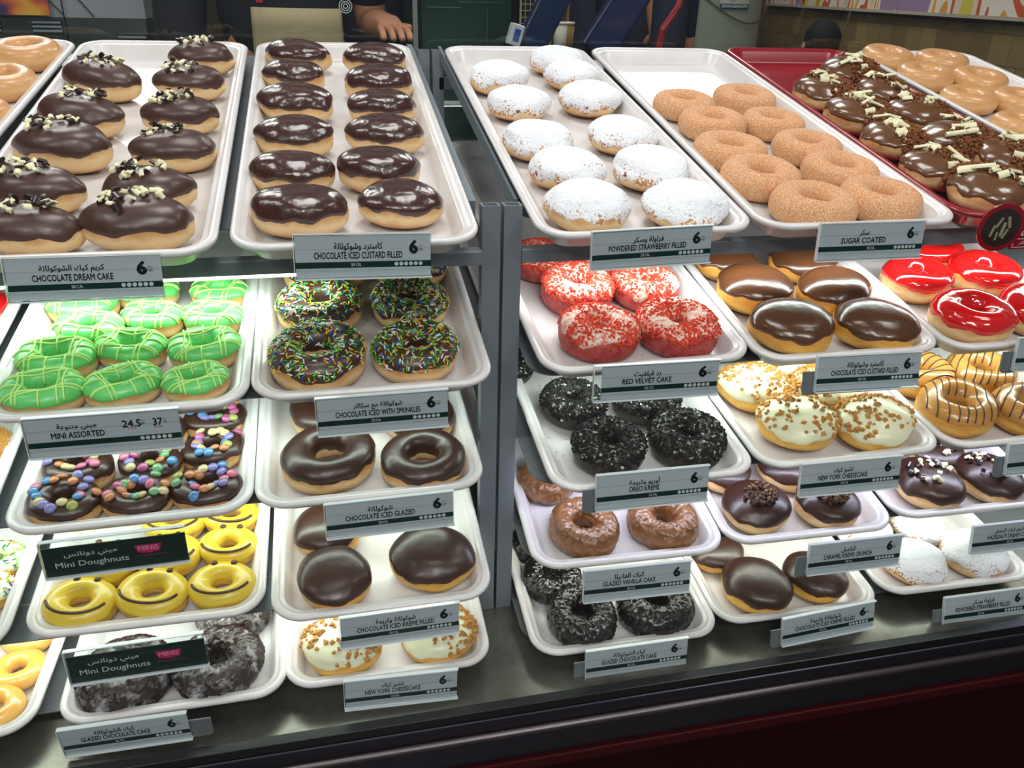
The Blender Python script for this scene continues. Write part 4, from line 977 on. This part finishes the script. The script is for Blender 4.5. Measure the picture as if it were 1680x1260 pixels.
for (px, pz, l_, a_) in ((-.009, -.004, .014, 1.4), (-.004, .006, .013, 1.2), (.002, -.002, .017, 1.5), (.007, .007, .014, 1.9), (.006, -.007, .012, 1.3), (-.003, -.010, .010, 1.6)):
    dx, dz_ = math.cos(a_) * l_ / 2, math.sin(a_) * l_ / 2; ox, oz = -dz_ * .22, dx * .22
    mb.add([(px - dx - ox, -.0016, pz - dz_ - oz), (px - dx + ox, -.0016, pz - dz_ + oz), (px + dx + ox, -.0016, pz + dz_ + oz), (px + dx - ox, -.0016, pz + dz_ - oz)], [(0, 1, 2, 3)])
mb.build('curl_print', mat('pale_curl_print', (150, 146, 118), 0.5), pc)
bt = empty('brand_tag', Matrix.Translation((0.812, 0.766, 0.963)) @ Matrix.Rotation(.1, 4, 'X'))
tag(bt, 'burgundy price tag with white script beside the round badge', 'price tag')
mb = MB(); mb.box((-.045, -.001, -.021), (.06, .001, .021)); cd = mb.build('card', M_tray_red, bt)
mb = MB(); text(mb, 'lotus', -.028, 0.0, .022, .009, -.0013, .02, .3); text(mb, arabic('سكر'), -.028, -.0135, .012, .005, -.0013, .02); mb.build('lettering', M_inkw, cd)
mb = MB()
for z0, z1 in ((.008, .019), (-.019, -.008)):
    for a, b in (((-.043, z0), (.05, z0 + .0008)), ((-.043, z1 - .0008), (.05, z1)), ((-.043, z0), (-.0422, z1))):
        mb.add([(a[0], -.0014, a[1]), (b[0], -.0014, a[1]), (b[0], -.0014, b[1]), (a[0], -.0014, b[1])], [(0, 1, 2, 3)])
mb.build('frame_lines', M_inkw, cd)

# ---------------------------------------------------------------- behind the case
def bx(mb, a, b, mi=0, M=None): mb.box(a, b, mi, M)
M_white_panel = mat('pale_enamel', (150, 154, 158), 0.35)
M_machine = mat('machine_steel', (104, 112, 104), 0.28, metal=0.7, col2=(84, 92, 86), cscale=5)
mc = empty('glazing_machine', Matrix.Translation((-1.05, 2.6, 0)))
tag(mc, 'stainless machine with louvre vents behind the left trays', 'machine')
mb = MB(); bx(mb, (-.6, 0, .02), (.6, .25, 1.098)); mb.build('body', M_machine, mc)
mb = MB(); bx(mb, (-.6, .01, 1.099), (.6, .25, 1.75)); mb.build('upper_panel', M_white_panel, mc)
for cx in (.20, .35, .56):
    mb = MB()
    z0 = 1.084 if cx < .4 else 1.050
    for k in range(3 if cx < .4 else 2): bx(mb, (cx - .036, -.006, z0 - k * .0105), (cx + .036, -.0005, z0 + .0055 - k * .0105))
    vb = mb.build('vent', mat('louvre', (170, 182, 188), 0.3, metal=0.6), mc)
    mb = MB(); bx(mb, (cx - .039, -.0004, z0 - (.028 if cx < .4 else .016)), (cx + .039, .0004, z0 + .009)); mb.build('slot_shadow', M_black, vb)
mb = MB(); bx(mb, (.395, -.003, 1.03), (.398, .0, 1.5)); mb.build('door_seam', M_black, mc)
for x0, z0, x1, z1 in ((.35, 1.16, .392, 1.108), (.42, 1.17, .47, 1.102)):
    mb = MB(); mb.tube([(x0, .006, z0), (x1, .006, z1)], .0016, 6); mb.build('cable', M_black, mc)
ps = MB(); bx(ps, (-.85, 2.585, 1.104), (-.683, 2.59, 1.35))
pm = bpy.data.materials.new('fruit_poster'); pm.use_nodes = True
_n = pm.node_tree.nodes; _l = pm.node_tree.links; _t = _n.new('ShaderNodeTexNoise'); _t.inputs['Scale'].default_value = 9; _c = _n.new('ShaderNodeValToRGB')
_c.color_ramp.elements[0].position = .4; _c.color_ramp.elements[0].color = lin((60, 44, 90)); _c.color_ramp.elements[1].position = .62; _c.color_ramp.elements[1].color = lin((226, 170, 60)); _c.color_ramp.elements.new(.5).color = lin((206, 90, 40))
_tc = _n.new('ShaderNodeTexCoord'); _l.new(_tc.outputs['Object'], _t.inputs['Vector']); _l.new(_t.outputs[0], _c.inputs[0]); _l.new(_c.outputs[0], _n['Principled BSDF'].inputs['Base Color'])
tag(ps.build('poster', pm), 'orange and purple poster on the machine at upper left', 'poster')
# shelf with bottle and blue cloths
sf = MB(); bx(sf, (-.50, 2.88, .985), (-.40, 3.05, 1.0)); bx(sf, (-.50, 3.05, .4), (-.40, 3.07, 1.35)); bx(sf, (-.50, 2.9, 0), (-.40, 3.05, .02)); bx(sf, (-.5, 3.03, .02), (-.48, 3.05, .985))
tag(sf.build('back_shelf', mat('grey_tile', (120, 124, 130), .4, col2=(90, 92, 98), cscale=15)), 'narrow grey shelf beside the machine', 'shelf')
for i, x in enumerate((-.487, -.452)):
    mb = MB(); bx(mb, (x - .013, 2.9, 1.0005), (x + .013, 2.99, 1.065 - .004 * i)); o = bevel(mb.build('folded_cloth', mat('blue_cloth', (84, 150, 190), .8)), .004)
    tag(o, ['bright blue folded cloth on the shelf, left one', 'bright blue folded cloth on the shelf, right one'][i], 'cloth', 'blue cloths')
bt = empty('bottle', Matrix.Translation((-.452, 3.01, 1.0005))); tag(bt, 'white bottle with black cap behind the blue cloths', 'bottle')
mb = MB(); mb.tube([(0, 0, z) for z in (0, .01, .08, .105, .115, .14)], [.016, .018, .018, .012, .007, .007], 20); mb.build('body', mat('white_plastic', (190, 190, 190), .4), bt, True)
mb = MB(); mb.tube([(0, 0, .1402), (0, 0, .165)], [.010, .010], 16); mb.build('cap', M_black, bt)
# green cabinet
M_gcab = mat('dark_green_cabinet', (8, 52, 40), .3, col2=(4, 38, 30), cscale=4)
gc = empty('green_cabinet', Matrix.Translation((.375, 2.2, 0))); tag(gc, 'dark green cabinet standing behind the post pair', 'cabinet')
mb = MB(); bx(mb, (-.113, 0, .02), (.113, .45, 1.5)); mb.build('body', M_gcab, gc)
mb = MB(); bx(mb, (-.10, -.003, 1.152), (-.015, -.0002, 1.154)); bx(mb, (-.02, -.003, 1.165), (.09, -.0002, 1.1665)); bx(mb, (.05, -.003, 1.0), (.0515, -.0002, 1.15)); mb.build('seam', mat('pale_green_line', (60, 104, 90), .4), gc)
# wire racks
def wire_rack(x0, x1, y, z0, z1, label):
    mb = MB(); n = max(2, round((x1 - x0) / .022)); k = round((z1 - z0) / .022)
    for i in range(n + 1): x = x0 + (x1 - x0) * i / n; mb.tube([(x, y, z0), (x, y, z1)], .0014, 5)
    for i in range(k + 1): z = z0 + (z1 - z0) * i / k; mb.tube([(x0, y, z), (x1, y, z)], .0014, 5)
    for x in (x0, x1): mb.tube([(x, y, 0), (x, y, z1)], .004, 6)
    o = mb.build('wire_rack', mat('cream_wire', (170, 164, 130), .4)); tag(o, label, 'wire rack')
    b = MB(); bx(b, (x0, y + .02, 0.0), (x1, y + .3, z1)); b.build('dark_insert', mat('black_box', (14, 14, 16), .6), o)
wire_rack(.278, .322, 3.2, .95, 1.7, 'cream wire rack beside the wooden post')
wire_rack(.745, .80, 3.2, .95, 1.7, 'cream wire rack behind the slanted screens')
dr = empty('dark_shelf_unit', Matrix.Translation((.37, 3.15, 0))); tag(dr, 'dark shelf unit with metal goods left of the green cabinet', 'shelf unit')
mb = MB(); bx(mb, (-.04, .0, 0), (-.034, .3, 1.7)); bx(mb, (.06, 0, 0), (.066, .3, 1.7)); bx(mb, (-.034, .29, 0), (.06, .3, 1.7))
for z in (.2, .6, .95, 1.07, 1.13, 1.25): bx(mb, (-.034, 0, z), (.06, .29, z + .008))
mb.build('carcass', mat('dark_unit', (32, 26, 34), .4), dr)
for z, c in ((1.0786, (120, 110, 116)), (1.1386, (96, 84, 100)), (.9586, (120, 120, 126))):
    mb = MB(); mb.tube([(.01, .1, z), (.01, .1, z + .03)], [.028, .024], 14); mb.build('steel_cup', mat('cup_steel_%d' % int(z * 100), c, .25, metal=.8), dr, True)
# tills: slanted screens
def till(loc, rz, ry, w, h, label, frame, glow):
    t = empty('till_screen', Matrix.Translation(loc) @ Matrix.Rotation(rz, 4, 'Z') @ Matrix.Rotation(ry, 4, 'Y')); tag(t, label, 'screen')
    mb = MB(); bx(mb, (-w / 2, 0, 0), (w / 2, .025, h)); bevel(mb.build('frame', frame, t), .003)
    mb = MB(); bx(mb, (-w / 2 + .008, -.0012, .010), (w / 2 - .008, -.0002, h - .010)); mb.build('screen', glow, t)
    mb = MB(); mb.tube([(0, .035, h * .3), (0, .045, h * .1), (0, .045, -.012)], .012, 10); mb.build('stand', mat('black_stand', (18, 18, 22), .4), t, True)
M_blueframe = mat('blue_plastic', (16, 26, 64), .3); M_bluescreen = mat('dark_blue_screen', (22, 40, 78), .12, coat=.5)
till((.487, 1.98, 1.07 - .35 + .36 - .01), .15, .50, .070, .34, 'slanted dark blue till screen right of the green cabinet', M_blueframe, M_bluescreen)
till((.640, 1.96, 1.065), .15, .62, .085, .36, 'slanted dark blue till screen behind the powdered tray', M_blueframe, mat('dusky_screen', (34, 46, 84), .15, coat=.5))
till((.436, 1.93, 1.083), .1, .28, .030, .046, 'small white framed tablet with blue picture', mat('white_frame', (190, 196, 200), .4), mat('bright_blue_screen', (30, 74, 150), .2))
bc = empty('back_counter', Matrix.Translation((.72, 2.05, 0))); tag(bc, 'dark back counter under the slanted till screens', 'counter')
mb = MB(); bx(mb, (-.33, -.14, 1.0), (.6, .14, 1.03)); mb.build('worktop', mat('dark_worktop', (26, 26, 30), .35), bc)
mb = MB(); bx(mb, (-.32, -.12, .02), (.59, .13, .999)); mb.build('body', mat('dark_body', (20, 20, 24), .5), bc)
for i, (x, y, z, c, s) in enumerate(((.56, 2.14, 1.031, (190, 170, 90), .022), (.598, 2.13, 1.031, (200, 196, 180), .018), (.62, 2.16, 1.031, (150, 120, 60), .024), (.575, 2.165, 1.031, (80, 70, 40), .020))):
    t = empty('cup', Matrix.Translation((x, y, z)))
    mb = MB(); mb.tube([(0, 0, 0), (0, 0, .09)], [s * .75, s], 18); mb.build('body', mat('cup_%d' % i, c, .3), t, True)
    mb = MB(); mb.tube([(0, 0, .0902), (0, 0, .096)], [s * 1.05, s * 1.0], 18); mb.build('lid', mat('lid_clear', (210, 206, 190), .2), t, True)
    tag(t, ['tall yellowish cup between the two till screens', 'small pale cup between the two till screens', 'brown cup at the back between the till screens', 'dark olive cup between the two till screens'][i], 'cup', 'cups between the screens')

# ---------------------------------------------------------------- people
M_skin = mat('skin', (176, 122, 92), .5, sss=.1); M_black_cloth = mat('black_cloth', (20, 20, 28), .85, bump=.3, bscale=300); M_navy = mat('navy_cloth', (22, 26, 48), .85, bump=.3, bscale=300)
M_apron = mat('beige_apron', (166, 150, 116), .85, bump=.3, bscale=300, crumple=.5, crscale=9); M_apron2 = mat('grey_beige_apron', (128, 134, 118), .85, bump=.3, bscale=300, crumple=.5, crscale=7)
M_hair = mat('black_hair', (14, 12, 14), .75, spec=.2, bump=.8, bscale=240); M_trouser = mat('dark_trousers', (26, 26, 30), .85)
def skin_obj(name, pts, edges, root_i, m, parent, levels=2):
    me = bpy.data.meshes.new(name); me.from_pydata([p[0] for p in pts], edges, []); me.materials.append(m)
    o = link(name, me, parent); md = o.modifiers.new('skin', 'SKIN'); md.use_smooth_shade = True
    for i, (_, r) in enumerate(pts):
        sv = me.skin_vertices[0].data[i]; sv.radius = r if isinstance(r, tuple) else (r, r); sv.use_root = (i == root_i)
    ss = o.modifiers.new('subsurf', 'SUBSURF'); ss.levels = ss.render_levels = levels
    return o
def person(x, y, rz, label, H=1.75, shirt=M_black_cloth, arms='down', seated=False, head_turn=0, build=1.0):
    root = empty('person', Matrix.Translation((x, y, 0)) @ Matrix.Rotation(rz, 4, 'Z') @ Matrix.Scale(H / 1.75, 4))
    tag(root, label, 'person')
    W = build; hip = 0.93 if not seated else 0.47
    def sh(z): return z - 0.93 + hip     # everything above the hips follows the seat
    leg = {}
    if seated:
        legs = [((.09 * W, -.02, hip - .01), .085), ((.11, -.44, hip), .062), ((.11, -.46, .09), .042), ((.11, -.56, .03), .036)]
    else:
        legs = [((.09 * W, 0, .88), .09), ((.10, -.01, .49), .062), ((.10, .02, .10), .042), ((.10, -.10, .035), .038)]
    A = {'down': [((.19 * W, 0, sh(1.42)), .055), ((.24 * W, .02, sh(1.14)), .042), ((.23 * W, -.06, sh(.90)), .03)],
         'forearm': [((.18 * W, 0, sh(1.42)), .058), ((.195 * W, .02, sh(1.075)), .046), ((.215 * W, -.16, sh(1.075)), .034)],
         'back': [((.17 * W, 0, sh(1.42)), .055), ((.17 * W, .13, sh(1.15)), .042), ((.04 * W, .22, sh(1.08)), .03)],
         'front': [((.19 * W, 0, sh(1.42)), .055), ((.25 * W, -.06, sh(1.16)), .042), ((.12 * W, -.26, sh(1.10)), .03)]}
    if isinstance(arms, str): arms = (arms, arms)
    pts = [((0, 0, hip), (.13 * W, .10)), ((0, 0, sh(1.12)), (.125 * W, .095)), ((0, 0, sh(1.34)), (.135 * W, .095)), ((0, .0, sh(1.47)), (.06, .055)), ((0, -.01, sh(1.54)), .048), ((0, -.02, sh(1.64)), (.078, .095)), ((0, -.02, sh(1.71)), (.06, .07))]
    ed = [(0, 1), (1, 2), (2, 3), (3, 4), (4, 5), (5, 6)]
    ends = []
    for si, s in enumerate((-1, 1)):
        b = 0
        for p, r in legs: pts.append(((p[0] * s, p[1], p[2]), r)); ed.append((b, len(pts) - 1)); b = len(pts) - 1
        b = 2
        for p, r in A[arms[si]]: pts.append(((p[0] * s, p[1], p[2]), r)); ed.append((b, len(pts) - 1)); b = len(pts) - 1
        # hand: palm, four fingers and a thumb from the side of the palm
        e = Vector(pts[-1][0]); d = (e - Vector(pts[-2][0])).normalized(); sd = d.cross(Vector((0, 0, 1)))
        sd = sd.normalized() if sd.length > .3 else Vector((0, 1, 0)); dn = d.cross(sd).normalized()
        palm = e + d * .055; pts.append((tuple(palm), (.034, .018))); ed.append((b, len(pts) - 1)); pb = len(pts) - 1
        for f, (o_, l_) in enumerate(((-.030, .066), (-.010, .076), (.010, .072), (.030, .056))):
            q = palm + sd * o_ + d * .035; pts.append((tuple(q), .0095)); ed.append((pb, len(pts) - 1))
            pts.append((tuple(q + d * l_ * .5 + dn * .006), .009)); ed.append((len(pts) - 2, len(pts) - 1))
            pts.append((tuple(q + d * l_ * .85 + dn * .024), .008)); ed.append((len(pts) - 2, len(pts) - 1))
        q = e + d * .03 - sd * .036; pts.append((tuple(q), .011)); ed.append((pb, len(pts) - 1)); pts.append((tuple(q + d * .04 - sd * .012), .0095)); ed.append((len(pts) - 2, len(pts) - 1))
    body = skin_obj('body', pts, ed, 0, M_skin, root)
    # clothing over the body: shirt with sleeves to the elbow, trousers
    c = [((0, 0, hip - .02), (.155 * W, .125)), ((0, 0, sh(1.12)), (.15 * W, .122)), ((0, 0, sh(1.35)), (.165 * W, .118)), ((0, 0, sh(1.455)), (.085, .075))]
    ce = [(0, 1), (1, 2), (2, 3)]
    for si, s in enumerate((-1, 1)):
        (a, ra), (b, rb) = A[arms[si]][0], A[arms[si]][1]
        k = len(c); e = Vector(a).lerp(Vector(b), .93)
        if arms[si] == 'down': e = Vector(A['down'][2][0]) + Vector((0, 0, .03))
        c += [((a[0] * s, a[1], a[2]), .078), ((e.x * s, e.y, e.z), .062)]; ce += [(2, k), (k, k + 1)]
    skin_obj('shirt', c, ce, 0, shirt, root)
    c = [((0, 0, hip + .02), (.15 * W, .12))]; ce = []
    for s in (-1, 1):
        b = 0
        for p, r in legs[:3]: c.append(((p[0] * s, p[1], p[2]), r + .018)); ce.append((b, len(c) - 1)); b = len(c) - 1
    skin_obj('trousers', c, ce, 0, M_trouser, root)
    # face and hair
    hz = sh(1.63); hm = Matrix.Translation((0, -.02, hz)) @ Matrix.Rotation(head_turn, 4, 'Z')
    for s in (-1, 1):
        mb = MB(); mb.tube([(s * .032, -.088, .02), (s * .032, -.098, .02)], [.014, .006], 10); mb.v = [tuple(hm @ Vector(v)) for v in mb.v]; mb.build('eye', mat('dark_eye', (30, 24, 22), .2), root, True)
        mb = MB(); mb.tube([(s * .078, 0, -.02), (s * .088, .005, .005), (s * .084, .008, .03)], [.010, .016, .010], 8); mb.v = [tuple(hm @ Vector(v)) for v in mb.v]; mb.build('ear', M_skin, root, True)
        mb = MB(); mb.tube([(s * .016, -.099, .042), (s * .048, -.092, .044)], [.004, .003], 6); mb.v = [tuple(hm @ Vector(v)) for v in mb.v]; mb.build('eyebrow', M_hair, root, True)
    mb = MB(); mb.tube([(0, -.092, .025), (0, -.115, -.012), (0, -.098, -.022)], [.008, .014, .010], 8); mb.v = [tuple(hm @ Vector(v)) for v in mb.v]; mb.build('nose', M_skin, root, True)
    mb = MB(); mb.tube([(-.024, -.086, -.048), (0, -.097, -.048), (.024, -.086, -.048)], [.003, .007, .003], 6); mb.v = [tuple(hm @ Vector(v)) for v in mb.v]; mb.build('mouth', mat('lips', (140, 76, 66), .5), root, True)
    bm = bmesh.new(); bmesh.ops.create_uvsphere(bm, u_segments=28, v_segments=18, radius=1)
    for v in bm.verts:
        p = v.co.copy(); v.co = Vector((p.x * .093, p.y * .108 + .012, p.z * .105 + .04)) + p * noise.noise(p * 6) * .006
    bmesh.ops.delete(bm, geom=[f for f in bm.faces if (lambda q: q.z < -.035 or (q.y < -.055 and q.z < .075))(f.calc_center_median())], context='FACES')
    me = bpy.data.meshes.new('hair'); bm.to_mesh(me); bm.free(); me.materials.append(M_hair); me.polygons.foreach_set('use_smooth', [True] * len(me.polygons))
    h = link('hair', me, root); h.matrix_local = hm; sm = h.modifiers.new('thick', 'SOLIDIFY'); sm.thickness = .012; sm.offset = -1
    return root, sh
def apron(root, z0, z1, w0, w1, m, depth=.135):
    """a curved sheet hanging in front of the body"""
    mb = MB(); nx, nzz = 20, 16; vs = []
    for j in range(nzz + 1):
        t = j / nzz; z = z0 + (z1 - z0) * t; w = w0 + (w1 - w0) * t
        for i in range(nx + 1):
            u = -1 + 2 * i / nx; a = u * w
            vs.append((math.sin(a) * .185, -math.cos(a) * (depth + .02) - .012 + .005 * math.sin(u * 7 + t * 3) * (1 - t), z))
    mb.add(vs, [(j * (nx + 1) + i, j * (nx + 1) + i + 1, (j + 1) * (nx + 1) + i + 1, (j + 1) * (nx + 1) + i) for j in range(nzz) for i in range(nx)])
    o = mb.build('apron', m, root, True); s = o.modifiers.new('thick', 'SOLIDIFY'); s.thickness = .003; return o
pA, sh = person(-.075, 2.40, 0, 'person in black shirt and beige waist apron behind the oval doughnuts', 1.80, M_black_cloth, ('down', 'forearm'), build=1.12)
ap1 = apron(pA, .45, 1.112, .72, .60, M_apron, .15); ap1.location.x = .035
mb = MB(); mb.v = []
for r0 in (.004, .009, .014):
    n = 24; k = len(mb.v)
    mb.add([((r0 + dr_) * math.cos(2 * PI * i / n) + .150, -.150, (r0 + dr_) * math.sin(2 * PI * i / n) + 1.118) for dr_ in (0, .0018) for i in range(n)], [(i, (i + 1) % n, n + (i + 1) % n, n + i) for i in range(n)])
mb.build('ring_emblem', M_inkw, pA)
mb = MB(); mb.box((-.055, -.166, 1.122), (-.040, -.160, 1.17)); mb.build('red_pen', mat('red_plastic', (190, 24, 30), .4), pA)
person(.17, 3.0, 2.6, 'person in navy shirt partly hidden beside the wooden post', 1.70, M_navy, 'down')
person(-.62, 2.25, 3.3, 'x', 1.6) if False else None
pB, sh = person(1.425, 3.05, .25, 'person in dark shirt with beige bib apron and emblem behind the trays', 1.78, M_navy, ('down', 'back'), build=.95)
ap = apron(pB, .5, 1.22, .88, .86, M_apron2, .13)
lp = MB()
def onap(x, z, e=.0): a = math.asin(max(-1, min(1, x / .185))); return (x, -math.cos(a) * .15 - .0175 - e, z)
def patch(name, x0, x1, z0, z1, m, e):
    mb = MB(); n = 10
    mb.add([onap(x0 + (x1 - x0) * i / n, z, e) for z in (z0, z1) for i in range(n + 1)], [(i, i + 1, n + 2 + i, n + 1 + i) for i in range(n)]); return mb.build(name, m, ap)
patch('emblem', -.085, .03, 1.135, 1.20, mat('emblem_white', (170, 166, 160), .6), .0); patch('emblem_band', -.085, .03, 1.135, 1.150, mat('teal_band', (12, 74, 74), .6), .001)
def aptext(s, xc, zc, w, h, m, nm):
    t_ = MB(); text(t_, s, xc, zc, w, h, 0, .02); t_.v = [onap(v[0], v[2], .0022) for v in t_.v]; t_.build(nm, m, ap)
aptext('DOUGHNUTS', -.027, 1.1425, .098, .008, M_inkw, 'emblem_lettering'); aptext('Krispy Kreme', -.027, 1.172, .10, .026, mat('emblem_red', (160, 24, 48), .6), 'emblem_lettering')
mb = MB(); mb.tube([onap(-.135 + .265 * i / 24, 1.09 + 2.4 * (-.185 + .265 * i / 24) ** 2, .002) for i in range(25)], .0022, 6); mb.build('pocket_seam', mat('seam', (70, 66, 58), .8), ap, True)
sb = MB(); sb.tube([(1.07, 2.72, .78), (1.09, 2.70, 1.0), (1.10, 2.69, 1.09), (1.145, 2.69, 1.16), (1.20, 2.72, 1.34)], [.012, .012, .012, .011, .01], 8)
tag(sb.build('shoulder_strap', mat('red_strap', (150, 28, 34), .5)), 'red strap slanting down beside the beige apron', 'strap')
pJ, sh = person(1.36, 3.85, .1, 'person in dark jacket standing left of the beige apron', 1.62, M_navy, 'down', build=1.0)
kd = [(2.335, 4.55, 1.63, -1.2, 'boy in navy shirt seated left of the tan wall, face half hidden'), (2.22, 3.55, 1.48, 2.9, 'child with short black hair seated with back turned')]
for i, (x, y, H, rz, lab) in enumerate(kd):
    person(x, y, rz, lab, H, M_navy, 'down', seated=True)
    t = empty('stool', Matrix.Translation((x, y, 0))); tag(t, ['dark stool under the seated boy', 'dark stool under the child seen from behind'][i], 'stool', 'stools by the wall')
    mb = MB(); mb.tube([(0, 0, .30 * H / 1.4), (0, 0, .33 * H / 1.4)], .17, 24); mb.build('seat', mat('dark_seat', (40, 30, 26), .5), t)
    for k in range(4):
        a = PI / 4 + k * PI / 2; mb = MB(); mb.tube([(.1 * math.cos(a), .1 * math.sin(a), .30 * H / 1.4), (.15 * math.cos(a), .15 * math.sin(a), 0.005)], .012, 8); mb.build('leg', mat('dark_leg', (30, 28, 28), .4), t)
